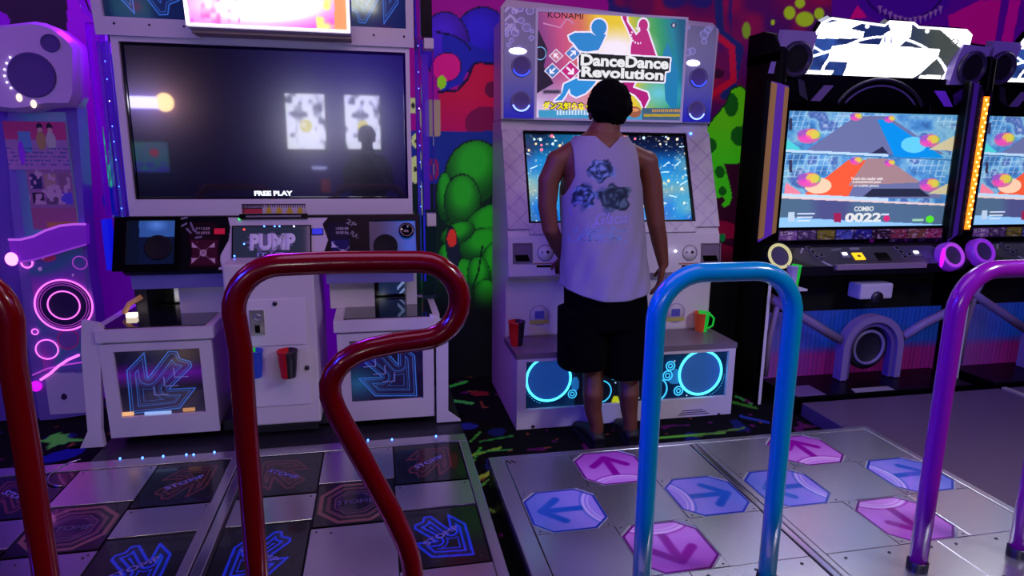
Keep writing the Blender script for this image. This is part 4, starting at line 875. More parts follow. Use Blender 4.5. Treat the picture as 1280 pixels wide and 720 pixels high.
# things on the wall behind the camera, mirrored in the dark television
def mirrored(px, py, Yb): p = at(px, py, 2*MY-Yb); return p[0], p[2]
def backdrop():
    Yb = -5.94
    for x0, y0, x1, y1, lab, dp in ((360, 118, 405, 186, 'backlit pale poster seen mirrored in the television, left of two', 0), (433, 120, 474, 186, 'backlit pale poster seen mirrored in the television, beside the mirrored head', 1)):
        a = mirrored(x0, y1, Yb); b = mirrored(x1, y0, Yb); t = thing('backlit_poster', ((a[0]+b[0])/2, -5.99, a[1]), lab, 'poster', 'backlit posters on the far wall')
        MB().box(a[0]-.02, b[0]+.02, -5.995, Yb, a[1]-.02, b[1]+.02, M_black, .01).build('frame', t)
        def fn(u, v, dp=dp):
            K = np.zeros(u.shape+(3,)); K[:] = (240, 250, 215); put(K, np.clip(vnoise(u*8+dp, v*8, 1., 41)*3-1.6, 0, 1), (70, 74, 80)); put(K, ell(u, v, .5, .42, .16, .12) < 1, (220, 215, 60)); put(K, np.clip(vnoise(u*9, v*9+dp, 1., 43)*3-2., 0, 1), (250, 252, 240)); return K
        canvas('print', (b[0], Yb+.004, a[1]), (a[0]-b[0], 0, 0), (0, 0, b[1]-a[1]), 60, 90, fn, mat('poster_light', attr=True, rough=.4, es=13.), t)
    a = mirrored(160, 135, Yb); b = mirrored(200, 121, Yb); t = thing('wall_lamp', (a[0], -5.99, a[1]), 'white tube lamp with a warm round end, mirrored in the television', 'lamp')
    MB().tube([(a[0], Yb, (a[1]+b[1])/2), (b[0], Yb, (a[1]+b[1])/2)], (b[1]-a[1])/2, glow('tube_light', (235, 235, 255), 22.), 16).build('tube', t)
    c_ = mirrored(206, 128, Yb); MB().ellipsoid((c_[0], Yb, c_[1]), (.12, .12, .13), glow('bulb_light', (255, 215, 120), 26.)).build('bulb', t)
    MB().box(a[0]-.05, c_[0], -6.0, Yb-.02, c_[1]-.05, c_[1]+.05, M_black).build('bracket', t)
    a = mirrored(168, 215, Yb); b = mirrored(209, 178, Yb); t = thing('wall_screen', ((a[0]+b[0])/2, -5.99, a[1]), 'small colourful screen mirrored in the left part of the television', 'screen')
    MB().box(a[0]-.03, b[0]+.03, -5.995, Yb, a[1]-.03, b[1]+.03, M_black, .01).build('frame', t)
    def fn(u, v):
        K = np.zeros(u.shape+(3,)); K[:] = (70, 120, 130); put(K, v < .35, (70, 60, 170)); put(K, np.clip(vnoise(u*9, v*9, 1., 45)*2-.9, 0, 1), (40, 150, 100)); put(K, ell(u, v, .38, .66, .13, .14) < 1, (200, 40, 50)); return K
    canvas('picture', (b[0], Yb+.004, a[1]), (a[0]-b[0], 0, 0), (0, 0, b[1]-a[1]), 40, 40, fn, mat('far_screen_light', attr=True, rough=.4, es=4.5), t)
    for px0, py0, px1, py1, col, s, lab in ((390, 208, 408, 212, (220, 230, 255), 5., 'thin white light bar mirrored low in the television'), (480, 207, 488, 214, (255, 20, 40), 5., 'small red light mirrored at the right of the television'), (402, 224, 412, 240, (190, 70, 50), 1.8, 'small orange lit figure mirrored low in the television')):
        a = mirrored(px0, py1, Yb); b = mirrored(px1, py0, Yb); o = MB().box(a[0], b[0], -5.999, Yb, a[1], b[1], glow('far_light_'+str(px0), col, s), .01).build('wall_light'); tag(o, lab, 'light')
backdrop()
# ------------------------------------------------------------------ the two-lane dance machines on the right
def lane_art(dx):
    def fn(x0, y):
        x = x0-dx; C = np.zeros(x.shape+(3,)); C[:] = (90, 150, 190)
        yy = y-(x-985)*.045                            # follow the slope of the picture
        def scene(y0, road):
            k = (yy > y0) & (yy < y0+54); 
            n = vnoise(x, y, .07, 51)*.8+.1+.2*(vnoise(x, y, .3, 52)-.5); col = ramp(n, [(0, (40, 80, 130)), (.35, (70, 130, 180)), (.6, (120, 170, 190)), (.8, (60, 90, 150)), (1, (190, 200, 210))])
            C[k] = col[k]
            put(C, (k & (((x+(y-y0)*.3) % 8 < 1.6) | ((y-y0) % 7 < 1.2)) & (yy < y0+30) & (vnoise(x, y, .04, 57) > .5))*.45, (190, 215, 225))
            put(C, k & inpoly(x, y, [(1070, y0+8), (1110, y0+8), (1180, y0+56), (1000, y0+56)]), (96, 104, 140))
            if road == 0: put(C, k & inpoly(x, y, [(1096, y0+12), (1112, y0+14), (1180, y0+60), (1118, y0+60)]), (10, 130, 200)); put(C, k & (ell(x, y, 1142, y0+44, 16, 10) < 1), (90, 190, 225)); put(C, k & inpoly(x, y, [(1103, y0+46), (1110, y0+55), (1088, y0+55)]), (40, 40, 70))
            else:
                put(C, k & inpoly(x, y, [(1060, y0+8), (1082, y0+8), (1058, y0+58), (996, y0+58)]), (220, 84, 50)); put(C, k & (ell(x, y, 1022, y0+40, 17, 10) < 1), (235, 190, 150)); put(C, k & inpoly(x, y, [(1084, y0+6), (1108, y0+6), (1150, y0+36), (1060, y0+40)]), (150, 120, 120)); put(C, k & inpoly(x, y, [(1090, y0+44), (1150, y0+44), (1163, y0+54), (1078, y0+54)]), (36, 40, 60))
            for cx, cy, r in ((1011, y0+33, 15), (1162, y0+39, 13), (1070, y0+9, 8), (1112, y0+12, 7)):
                e = ell(x, y, cx, cy, r, r*.62, -.1); a = np.arctan2(y-cy, x-cx); put(C, (k & (e < 1))*.9, (190, 90, 140)); put(C, (k & (ell(x, y, cx-r*.5, cy-r*.2, r*.5, r*.35) < 1))*.6, (120, 70, 180)); put(C, (k & (ell(x, y, cx+r*.6, cy-r*.1, r*.4, r*.35) < 1))*.8, (90, 180, 90)); put(C, (k & (ell(x, y, cx+r*.3, cy-r*.15, r*.55, r*.4) < 1))*.8, (220, 190, 60)); put(C, (k & (ell(x, y, cx-r*.3, cy+r*.2, r*.5, r*.3) < 1))*.6, (230, 60, 170))
            put(C, k & inpoly(x, y, [(982, y0+36), (1002, y0+50), (980, y0+52)]), (70, 190, 190) if road == 0 else (220, 120, 140)); put(C, k & (yy > y0+50) & (x < 1110), (170, 200, 215))
            put(C, k & inpoly(x, y, [(1198, y0+30), (1198, y0+52), (1160, y0+50)]), (190, 180, 140))
        scene(137, 0); scene(192, 1)
        put(C, np.abs(yy-191) < .8, (60, 110, 150)); put(C, (x > 986) & (x < 990) & (((y > 148) & (y < 163)) | ((y > 200) & (y < 215))), (50, 50, 80))
        b = yy > 247; put(C, b, (70, 96, 120)); put(C, b*np.clip(1-np.abs(x-1040)/30, 0, .5), (70, 50, 110)); put(C, b & (yy > 272), (130, 180, 215)); put(C, np.abs(yy-247) < 1.2, (210, 190, 180))
        put(C, (np.abs(x-989) < 4) & (y > 265) & (y < 277), (170, 190, 205)); 
        for k in range(3): put(C, (x > 996) & (x < 1018-k*3) & (np.abs(y-267-k*4.5) < .9), (200, 210, 220))
        put(C, (x > 1042) & (x < 1051) & (y > 266) & (y < 278), (140, 30, 70)); put(C, ell(x, y, 1108, 273, 4, 4) < 1, (190, 40, 100)); put(C, (np.abs(x-1106) < 5) & (np.abs(y-268) < .8), (190, 200, 210)); put(C, ell(x, y, 1162, 274, 5, 4.5) < 1, (80, 210, 40)); put(C, (x > 1140) & (x < 1154) & (np.abs(y-275) < 1.2), (140, 190, 150))
        return C
    return fn
def crown_art(dx):
    def fn(x0, y):
        x = x0-dx; C = np.zeros(x.shape+(3,)); C[:] = (13, 22, 56)
        put(C, (x > 1110)*np.clip((x-1110)/60, 0, 1), (38, 42, 40)); put(C, (x < 1060)*np.clip(vnoise(x, y, .1, 61)-.2, 0, 1), (30, 56, 110))
        W = (255, 255, 250)
        for P in ([(1018, 32), (1060, 24), (1080, 28), (1062, 36), (1080, 40), (1078, 48), (1020, 48)], [(1040, 58), (1068, 54), (1175, 62), (1172, 72), (1150, 92), (1130, 104), (1052, 100), (1060, 78), (1034, 76)], [(1110, 28), (1140, 30), (1138, 46), (1124, 58), (1098, 58), (1106, 42), (1114, 38)],
                  [(1172, 34), (1216, 38), (1214, 52), (1204, 62), (1196, 56), (1186, 46)], [(1000, 88), (1042, 88), (1038, 96), (1002, 98)], [(1150, 94), (1176, 94), (1174, 104), (1146, 103)]): put(C, inpoly(x, y, P), W)
        put(C, np.abs(ell(x, y, 1105, 108, 82, 62)-1) < .02, (220, 225, 240)); put(C, dpoly(x, y, [(1204, 58), (1176, 104)], False) < 2.4, W); put(C, dpoly(x, y, [(1010, 72), (1050, 60)], False) < 1.6, (200, 215, 240)); put(C, dpoly(x, y, [(1016, 58), (1030, 66)], False) < 1.2, (200, 215, 240))
        put(C, np.clip(1.2-np.hypot(x-1084, y-33)/2.5, 0, 1)*2, W); put(C, np.clip(1.2-np.hypot(x-1159, y-39)/2.5, 0, 1)*2, W)
        put(C, (np.abs(x-1110) < 9) & (np.abs(y-50-(x-1110)*.1) < 4) & (np.abs(np.abs(x-1110)-4) < 1.2), (70, 80, 110)); put(C, np.abs(ell(x, y, 1194, 52, 5, 4)-.8) < .2, (60, 60, 60))
        return C
    return fn
def lane_machine(dx, X0, label):
    """X0 shifts the machine along the wall; dx is the shift its art gets"""
    def S(px, py, Y): p = at(px, py, Y); p[0] += X0; return p
    t = thing('arcade_machine', (2.0+X0, 1.3, 0), label, 'arcade machine')
    xl, xr = 1.325+X0, 2.662+X0
    b = MB(); b.prism_x([(1.46, .0), (1.46, 1.90), (1.56, 1.94), (1.56, 2.12), (1.66, 2.12), (1.66, 0)], xl, xr, M_matt); b.build('body', t)
    # upper hood sides
    b = MB(); b.box(xl-.03, xl+.01, 1.30, 1.66, .80, 2.06, M_black, .01); b.prism_x([(1.32, 2.0), (1.32, 2.05), (1.40, 2.15), (1.5, 2.18), (1.66, 2.18), (1.66, 2.0)], xl-.03, xl+.01, M_black); b.build('side_panel', t)
    # screen
    P = Plane((X0, 1.40, 1.05), (1, 0, 0), (0, 0, 1)); s = (1.432, 2.602, .0, .682)
    b = MB(); P.frame(b, (1.36, 2.65, -.11, .735), s, -.03, .012, M_gloss); b.build('screen_frame', t)
    scn = P.canvas('screen', s, 300, 180, (lambda x, y: x) if 0 else lambda x, y: x, M_screen, t, in_px=True) if 0 else None
    def art(u, v):
        Xa = s[0]+u*(s[1]-s[0]); x, y = to_px(Xa, 1.40+0*Xa, 1.05+v*(s[3]-s[2])); return lane_art(0)(x, y)
    scn = P.canvas('screen', s, 330, 190, art, M_screen, t, h=.002, thick=.004, in_px=False)
    def txt(st, x0, y0, x1, y1, m, par, **k):
        u0, u1, v0, v1 = Plane((0, 1.40, 1.05), (1, 0, 0), (0, 0, 1)).rect(x0, y0, x1, y1); lettering('lettering', st, P.pt(u0, v0, .003), P.U, P.V, u1-u0, v1-v0, m, par, .001, **k)
    txt('COMBO', 1067.5, 258, 1091.5, 264, GT_white, scn, bold=.02); txt('0022', 1056, 266, 1101, 277.5, GT_white, scn, bold=.04)
    for k, l in enumerate(('Touch the reader with', 'e-amusement pass', 'or mobile phone')): txt(l, 1063+k*2, 221.5+k*4.6, 1103-k*2.5, 225+k*4.6, GT_white, scn, bold=.015)
    # poster strip under the screen
    def strip(u, v):
        K = np.zeros(u.shape+(3,)); K[:] = (60, 34, 70); g = np.floor(u*9).astype(int); cols = [(110, 70, 150), (70, 50, 90), (110, 100, 30), (60, 70, 160), (30, 30, 120), (40, 20, 40), (120, 40, 60), (110, 60, 50), (150, 40, 90)]
        for k, cc in enumerate(cols): put(K, g == k, cc)
        put(K, np.clip(vnoise(u*60, v*8, 1., 71)*2-1.1, 0, 1), (190, 160, 190)); put(K, np.clip(vnoise(u*50, v*7, 1., 72)*2-1.2, 0, 1), (20, 14, 30)); put(K, (np.abs((u*9) % 1-.02) < .03) | (v < .06) | (v > .94), (30, 20, 40)); return K
    st = P.canvas('title_strip', (1.432, 2.602, -.082, -.016), 260, 24, strip, mat('strip_print', attr=True, rough=.4, es=.25), t, h=.013, thick=.003, in_px=False)
    lettering('lettering', 'リズムに', P.pt(1.445, -.045, .0145), P.U, P.V, .09, .022, mat('strip_letters', (210, 200, 220), .5, emit=(180, 160, 200), es=.3), st, .001, bold=.03)
    # arch over the screen
    A = Plane((X0, 1.40, 1.73), (1, 0, 0), (0, .0, 1))
    cx_, cz_ = 2.03, -.10
    b = MB(); A.slab(b, (1.40, 2.65, .05, .21), .004, .01, M_black); b.build('hood_front', t)
    for r_, w_, m_ in ((.34, .012, M_dmetal), (.30, .006, mat('violet_trim', (110, 90, 150), .4))):
        pts = [A.pt(cx_+r_*math.cos(a), cz_+r_*.86*math.sin(a), .018) for a in np.linspace(PI*.1, PI*.9, 24)]; pts = [p for p in pts if p[2] > 1.77 and p[2] < 1.94]; MB().tube(pts, w_, m_, 8).build('arch_trim', t)
    for pl, m_ in (([(1.56, .06), (1.62, .06), (1.70, .15), (1.64, .15)], mat('violet_trim2', (120, 96, 150), .4)), ([(1.48, .09), (1.54, .06), (1.50, .17), (1.46, .18)], M_dmetal), ([(2.40, .14), (2.47, .14), (2.54, .05), (2.49, .05)], mat('violet_trim3', (110, 60, 190), .4, emit=(90, 30, 200), es=.4)), ([(2.56, .06), (2.62, .10), (2.60, .16), (2.54, .12)], mat('violet_trim4', (80, 40, 130), .4))):
        b = MB(); A.plate(b, pl, .01, .022, m_); b.build('wing_trim', t)
    # bright leaning sign with angular outline
    zt = 2.205; Mq = Plane((X0, 1.45, 1.935), (1, 0, 0), (0, -.15, .275)); base = Plane((0, 1.45, 1.935), (1, 0, 0), (0, -.15, .275))
    out = [base.uv(*p) for p in ((1010, 95), (1007, 92), (1021, 40), (1028, 29), (1040, 23), (1106, 32), (1112, 27), (1142, 29), (1148, 34), (1208, 38), (1214, 44), (1211, 56), (1178, 104))]
    b = MB(); Mq.plate(b, out, -.05, -.002, M_black); sgb = b.build('sign_box', t)
    us = [p[0] for p in out]; vs = [p[1] for p in out]
    def outline_canvas():
        u0, u1, v0, v1 = min(us), max(us), min(vs), max(vs); nu, nv = 220, 90
        U_, V_ = np.meshgrid(np.linspace(u0, u1, nu+1), np.linspace(v0, v1, nv+1)); Pw = Mq.O+U_[..., None]*Mq.U+V_[..., None]*Mq.V; Pb = Pw-np.array((X0, 0, 0)); x, y = to_px(Pb[..., 0], Pb[..., 1], Pb[..., 2])
        C_ = lin(np.clip(crown_art(0)(x, y), 0, 255)); ins = inpoly(U_, V_, out); off = np.array(root_loc(sgb)); W = nu+1; idx = -np.ones(U_.size, int); F = []
        for j in range(nv):
            for i in range(nu):
                if ins[j, i] and ins[j, i+1] and ins[j+1, i] and ins[j+1, i+1]: F.append([j*W+i, j*W+i+1, (j+1)*W+i+1, (j+1)*W+i])
        use = sorted({q for f in F for q in f}); mp = {q: k for k, q in enumerate(use)}; V = (Pw.reshape(-1, 3)-off)[use]; me = bpy.data.meshes.new('sign_print'); me.from_pydata(V.tolist(), [], [[mp[q] for q in f] for f in F]); me.update()
        a = me.color_attributes.new('paint', 'FLOAT_COLOR', 'POINT'); buf = np.ones((len(use), 4), dtype=np.float32); buf[:, :3] = C_.reshape(-1, 3)[use]; a.data.foreach_set('color', buf.ravel()); me.materials.append(M_hot)
        o = bpy.data.objects.new('sign_print', me); COL.objects.link(o); o.parent = sgb; return o
    outline_canvas()
    e = MB(); e.tube([Mq.pt(*p, 0.0) for p in out]+[Mq.pt(*out[0], 0.)], .007, glow('sign_edge_light', (240, 240, 255), 2.), 8); e.build('light_frame', sgb)
    MB().box(1.47+X0, 2.56+X0, 1.40, 1.46, 1.905, 1.93, M_gloss, .004).build('sill', t)
    # round speakers on both sides of the sign
    Q = Plane((X0, 1.36, 1.95), (1, 0, 0), (0, -.04, .25)); Qb = Plane((0, 1.36, 1.95), (1, 0, 0), (0, -.04, .25))
    for cxp, cyp, pl in ((995, 74, [(981, 37), (1024, 40), (1018, 56), (1008, 92), (966, 92), (975, 60)]), (1214, 85, [(1205, 55), (1243, 60), (1236, 100), (1228, 106), (1186, 106), (1196, 75)])):
        b = MB(); Q.plate(b, [Qb.uv(*p) for p in pl], -.05, .0, mat('pale_violet_plastic', (170, 150, 210), .4)); w = b.build('speaker_housing', t)
        u, v = Qb.uv(cxp, cyp); MB().lathe(Q.pt(u, v, 0.), [(.098, 0), (.098, .015), (.086, .026), (.076, .022), (.072, .006), (.04, .004), (.0005, .01)], mat('dark_violet_plastic', (60, 50, 84), .35), Q.axis(), 36).build('speaker', w)
        MB().lathe(Q.pt(u, v, .007), [(.07, 0), (.04, -.001), (.0005, .003)], M_matt, Q.axis(), 30).build('speaker_cone', w)
    # light columns
    def column(x0p, x1p, mf, led=None, nm='light_column'):
        side = M_black
        a = at(x0p, 200, 1.26)[0]+X0; c_ = at(x1p, 200, 1.26)[0]+X0; z1 = at(x1p, 290, 1.26)[2]; z2 = at(x0p, 100, 1.26)[2]
        b = MB(); b.solid([(a, 1.26, z1-.06), (c_, 1.25, z1), (c_, 1.30, z1), (a, 1.30, z1)], [(a, 1.26, z2), (c_, 1.25, z2-.03), (c_, 1.30, z2-.03), (a, 1.30, z2)], side); o = b.build(nm, t)
        w = c_-a; b = MB(); b.solid([(a+.003, 1.249, z1-.055), (c_-.003, 1.243, z1), (c_-.003, 1.262, z1), (a+.003, 1.262, z1-.055)], [(a+.003, 1.249, z2-.005), (c_-.003, 1.243, z2-.03), (c_-.003, 1.262, z2-.03), (a+.003, 1.262, z2-.005)], mf[0]); b.solid([(a+w*.02, 1.246, z1-.04), (a+w*.3, 1.246, z1-.025), (a+w*.3, 1.262, z1-.025), (a+w*.02, 1.262, z1-.04)], [(a+w*.02, 1.246, z2-.01), (a+w*.3, 1.246, z2-.02), (a+w*.3, 1.262, z2-.02), (a+w*.02, 1.262, z2-.01)], mf[1])
        b.solid([(a+w*.75, 1.240, z1-.01), (a+w*.98, 1.240, z1), (a+w*.98, 1.262, z1), (a+w*.75, 1.262, z1-.01)], [(a+w*.75, 1.240, z2-.03), (a+w*.98, 1.240, z2-.04), (a+w*.98, 1.262, z2-.04), (a+w*.75, 1.262, z2-.03)], mf[1]); b.build('edge_trim', o)
        if led:
            b = MB(); b.box(a+w*.34, a+w*.72, 1.238, 1.262, z1+.0, z2-.05, led); l = b.build('light_strip', o)
            for k in range(30):
                zz_ = z1+.02+k*(z2-z1-.09)/29; MB().ellipsoid((a+w*.53+.008*(-1)**k, 1.235, zz_), (.007, .004, .007), glow('amber_led', (255, 190, 90), 6.), 6, 5).build('light_bulb', l)
        return o
    gold = mat('gold_trim', (190, 150, 90), .3, .5, emit=(170, 120, 70), es=.25); vio = mat('violet_column', (96, 50, 150), .35, emit=(90, 40, 170), es=.35); vd = mat('dark_violet_column', (70, 40, 120), .35, emit=(70, 30, 150), es=.25)
    if X0 == 0: column(955, 976, (vio, gold))
    else: column(950, 967, (M_black, M_dmetal), led=glow('orange_strip', (255, 120, 20), 2.2))
    column(1198, 1211, (vd, M_dmetal))
    # console
    K = Plane((X0, 1.18, .842), (1, 0, 0), (0, .12, .093)); Kb = Plane((0, 1.18, .842), (1, 0, 0), (0, .12, .093)); KL = math.hypot(.12, .093)
    b = MB(); b.prism_x([(1.18, .842), (1.30, .935), (1.46, .945), (1.46, .78), (1.22, .78)], xl+.03, xr-.03, mat('console_plastic', (30, 27, 36), .35)); con = b.build('console', t)
    b = MB(); b.prism_x([(1.165, .82), (1.165, .85), (1.22, .85), (1.22, .82)], xl+.36, xr-.36, mat('pale_lip', (150, 130, 150), .4)); b.build('lip', con)
    def plate_art(u, v):
        Xa, Ya, Za = [Kb.O[i]+ (xl-X0+.03+u*(xr-xl-.06))*Kb.U[i]+(v*KL)*Kb.V[i] for i in range(3)]; x, y = to_px(Xa, Ya, Za); C = np.zeros(x.shape+(3,)); C[:] = (20, 18, 24)
        P = [(990, 322), (996, 308), (1020, 303), (1060, 300), (1150, 302), (1176, 312), (1172, 334), (1050, 336), (1030, 334), (1010, 330)]; k = inpoly(x, y, P); put(C, k, (58, 54, 64)); put(C, k*np.clip((x-1110)/60, 0, 1), (84, 66, 120))
        put(C, dpoly(x, y, [(1001, 316), (1004, 309), (1020, 306)], False) < .9, (170, 165, 180)); put(C, (dpoly(x, y, [(1028, 327), (1042, 334), (1060, 337)], False) < 1.), (150, 145, 165)); put(C, (np.abs(y-331.5) < 1.6) & (x > 1057) & (x < 1092), (120, 112, 120)); put(C, (np.abs(y-331.5) < 1.6) & (x > 1098) & (x < 1136), (130, 118, 135))
        put(C, (np.abs(x-1045) < 6) & (np.abs(y-312+(x-1045)*.1) < 1.2), (110, 106, 116)); put(C, (np.abs(x-1068) < 6) & (np.abs(y-311) < 1.3), (130, 126, 136)); return C
    K.canvas('console_print', (xl-X0+.03, xr-X0-.03, 0, KL), 260, 40, plate_art, mat('console_film', attr=True, rough=.35, es=.05), con, h=.001, thick=.001, in_px=False)
    def ring_c(cxp, cyp, m, r=.066, hm=None):
        # round light on a steep cheek
        R_ = Plane((X0, 1.12, .8), (1, 0, 0), (0, .07, .16)); Rb = Plane((0, 1.12, .8), (1, 0, 0), (0, .07, .16)); u, v = Rb.uv(cxp, cyp); q = MB()
        q.lathe(R_.pt(u, v, -.05), [(r+.024, 0), (r+.02, .045), (r+.008, .05), (r, .048), (r-.01, .04), (.0005, .034)], hm or M_black, R_.axis(), 40); o = q.build('ring_housing', con)
        pts = [R_.pt(u+r*math.cos(a), v+r*math.sin(a), 0.) for a in np.linspace(0, 2*PI, 41)]; MB().tube(pts, .009, m, 10, caps=False).build('light_ring', o)
        MB().lathe(R_.pt(u, v, -.008), [(r-.006, 0), (r*.5, -.004), (.0005, -.002)], mat('ring_cloth', (66, 56, 90), .7), R_.axis(), 30).build('speaker_cone', o)
    vh = mat('glowing_violet_plastic', (140, 60, 200), .3, emit=(130, 20, 200), es=.18); ring_c(975, 320, G_cream if X0 == 0 else glow('violet_ring', (140, 40, 220), .9), hm=None if X0 == 0 else vh); ring_c(1192, 319, glow('violet_ring2', (190, 70, 250), .8), hm=vh)
    p = S(1178, 322, 1.10); MB().ellipsoid(p, (.012, .012, .06), glow('magenta_edge', (215, 20, 255), 1.6), 10, 10).build('lamp', con)
    for px, py in ((1010, 311), (1015, 316), (1020, 322), (1026, 320), (1120, 311), (1125, 316), (1130, 322), (1136, 319)):
        u, v = Kb.uv(px, py); b = MB(); K.slab(b, (u-.016, u+.016, v-.012, v+.012), 0, .008, M_grey); K.slab(b, (u-.010, u+.010, v-.007, v+.007), .008, .011, M_black); b.build('button', con)
    for px, py, w_, m in ((1056, 319, .012, G_white), (1145, 317, .012, G_white)):
        u, v = Kb.uv(px, py); b = MB(); K.slab(b, (u-.026, u+.026, v-.024, v+.024), 0, .006, M_grey); K.slab(b, (u-.015, u+.012, v-.004, v+.014), .006, .01, m); b.build('start_button', con)
    u, v = Kb.uv(1073, 321); b = MB(); K.slab(b, (u-.034, u+.034, v-.026, v+.028), 0, .007, glow('yellow_panel', (255, 205, 20), 1.3)); K.slab(b, (u-.01, u+.01, v-.008, v+.008), .007, .009, mat('yellow_mark', (160, 110, 10), .5)); b.build('lit_panel', con)
    u, v = Kb.uv(1103, 321); b = MB(); K.slab(b, (u-.045, u+.045, v-.032, v+.032), 0, .004, M_gloss); b.build('reader_panel', con)
    u, v = Kb.uv(1157, 318); b = MB(); K.slab(b, (u-.035, u+.035, v-.04, v+.03), 0, .004, mat('dim_violet_panel', (90, 70, 130), .4)); b.build('side_plate', con)
    # under the console
    p0 = S(1074, 384, 1.24); p1 = S(1118, 354, 1.24)
    b = MB(); b.box(p0[0], p1[0], 1.24, 1.36, p0[2]+.045, p1[2], M_white, .012); b.lathe(((p0[0]+p1[0])/2, 1.24, p0[2]+.055), [(.04, 0), (.04, .01), (.0005, .01)], M_dmetal, 'y', 20); b.build('card_unit', t)
    def panel(u, v):
        K_ = np.zeros(u.shape+(3,)); K_[:] = (110, 20, 90); put(K_, np.clip((v-.42)*8, 0, 1), (24, 60, 150)); put(K_, (np.sin(u*260) > .2)*.25, (10, 10, 60)); put(K_, np.clip(.8-u*2.2, 0, 1)*.9, (104, 66, 160)); return K_
    z0, z1 = .12, .62
    F = Plane((X0, 1.36, 0), (1, 0, 0), (0, 0, 1)); Fb = Plane((0, 1.36, 0), (1, 0, 0), (0, 0, 1)); zt_ = Fb.uv(1085, 386)[1]; zb_ = Fb.uv(1085, 466)[1]
    F.canvas('ribbed_panel', (1.36, 2.65, zb_-.06, zt_), 180, 40, panel, mat('ribbed_film', attr=True, rough=.3, es=.32), t, h=0, thick=.006, in_px=False)
    G_ = Plane((X0, 1.27, 0), (1, 0, 0), (0, 0, 1)); Gb = Plane((0, 1.27, 0), (1, 0, 0), (0, 0, 1)); cu_, cv_ = Gb.uv(1085, 434); sc_ = Gb.scale(1085, 434)
    pale = mat('pale_violet_frame', (140, 120, 164), .4)
    vb = Gb.uv(1085, 470)[1]
    def dome(ro, ri, h0, h1, m, nm):
        ro *= .88; ri *= .90
        b = MB(); o_ = [(cu_+ro*sc_*math.cos(a), cv_+ro*sc_*math.sin(a)) for a in np.linspace(-.15*PI, 1.15*PI, 30)]; i_ = [(cu_+ri*sc_*math.cos(a), cv_+ri*sc_*math.sin(a)) for a in np.linspace(-.15*PI, 1.15*PI, 30)]
        o_ = [(cu_+ro*sc_, vb)]+o_[3:-3]+[(cu_-ro*sc_, vb)]; i_ = [(cu_+ri*sc_, vb)]+i_[3:-3]+[(cu_-ri*sc_, vb)]
        for (a, b_), (c__, d) in zip(zip(o_, o_[1:]), zip(i_, i_[1:])): G_.plate(b, [a, b_, d, c__], h0, h1, m)
        b.build(nm, t)
    dome(42, 33, -.02, .05, pale, 'arch_frame'); dome(33, 27, -.02, .03, mat('violet_frame', (100, 80, 150), .4), 'arch_frame')
    MB().lathe(G_.pt(cu_, cv_+.0, -.02), [(25*sc_, 0), (25*sc_, .01), (21*sc_, .022), (19*sc_, .02), (16.5*sc_, .008), (.0005, .004)], M_dmetal, G_.axis(), 40).build('speaker', t)
    MB().ring(G_.pt(cu_, cv_, .0), 16.5*sc_, 19.5*sc_, .012, mat('pale_ring', (130, 120, 160), .35), G_.axis(), 40).build('speaker_ring', t)
    def arm(pts, m, w=.028):
        P_ = [S(x, y, 1.25) for x, y in pts]; b = MB(); b.tube(P_, w, m, 10); b.build('strut', t)
    arm([(962, 372), (985, 386), (1012, 402), (1048, 424)], pale); arm([(1128, 421), (1155, 404), (1176, 394), (1194, 385)], pale); arm([(985, 352), (972, 380), (962, 420), (956, 470)], pale, .018)
    q = rect(953, 350, 959, 490, 1.2); b = MB(); b.box(q[0]+X0, q[1]+X0, 1.2, 1.22, .0, .78, M_white, .003); b.box(q[0]+X0, q[0]+X0+.01, 1.2, 1.5, .0, .8, M_black); b.build('side_frame', t)
    b = MB(); b.box(xl+.06, xr-.03, 1.02, 1.46, .0, .105, M_black, .01); b.build('base', t)
    p = S(1100, 480, 1.015); b = MB(); b.solid([(p[0]-.15, 1.03, .106), (p[0]+.12, 1.03, .106), (p[0]+.12, 1.09, .106), (p[0]-.13, 1.09, .106)], [(p[0]-.15, 1.03, .109), (p[0]+.12, 1.03, .109), (p[0]+.12, 1.09, .109), (p[0]-.13, 1.09, .109)], mat('pale_label', (150, 140, 150), .5)); b.build('label_plate', t)
    if not X0:
        p = at(985, 374, 1.17); MB().box(p[0]-.07, p[0]+.05, 1.07, 1.23, .722, .735, M_white, .003).build('cup_shelf', t)
    else:
        for k in range(6): MB().ellipsoid(S(1217+k*7.4-105, 408+k*1.6, 1.33), (.008, .006, .008), G_green, 8, 6).build('indicator_light', t)
    # floor plates
    f = thing('dance_floor_plate', (2.1+X0, .2, 0), 'dark speckled low dance floor plate '+('beside the silver stage, before the nearer right machine' if X0 == 0 else 'at the right edge, before the half-seen machine'), 'dance floor')
    MB().box(1.42+X0, 2.79+X0, -.9, 1.0, 0, .082, mat('speckled_floor', (92, 74, 98), .34, noise=.1, nscale=60, bump=.15), .006).build('plate', f)
    if X0: MB().box(1.405+X0, 1.44+X0, -.9, 1.0, .0, .088, mat('pale_edge', (170, 160, 150), .4), .003).build('edge_strip', f)
    else: MB().box(1.41, 1.60, 1.03, 1.19, .105, .110, mat('violet_plate', (110, 90, 130), .35), .002).build('corner_plate', f)
    return t
lane_machine(0, 0, 'dark dance arcade machine with two-lane lit screen, cream ring light and gold edged column')
lane_machine(0, 1.40, 'dark dance arcade machine cut off by the right edge, behind the amber LED column')
p = at(985, 374, 1.17); cup('cup', p[0]-.01, 1.13, .735, .13, .04, (mat('cup_white', (190, 180, 200), .4), C_gr), 'small white and green cup under the cream ring of the right machine')
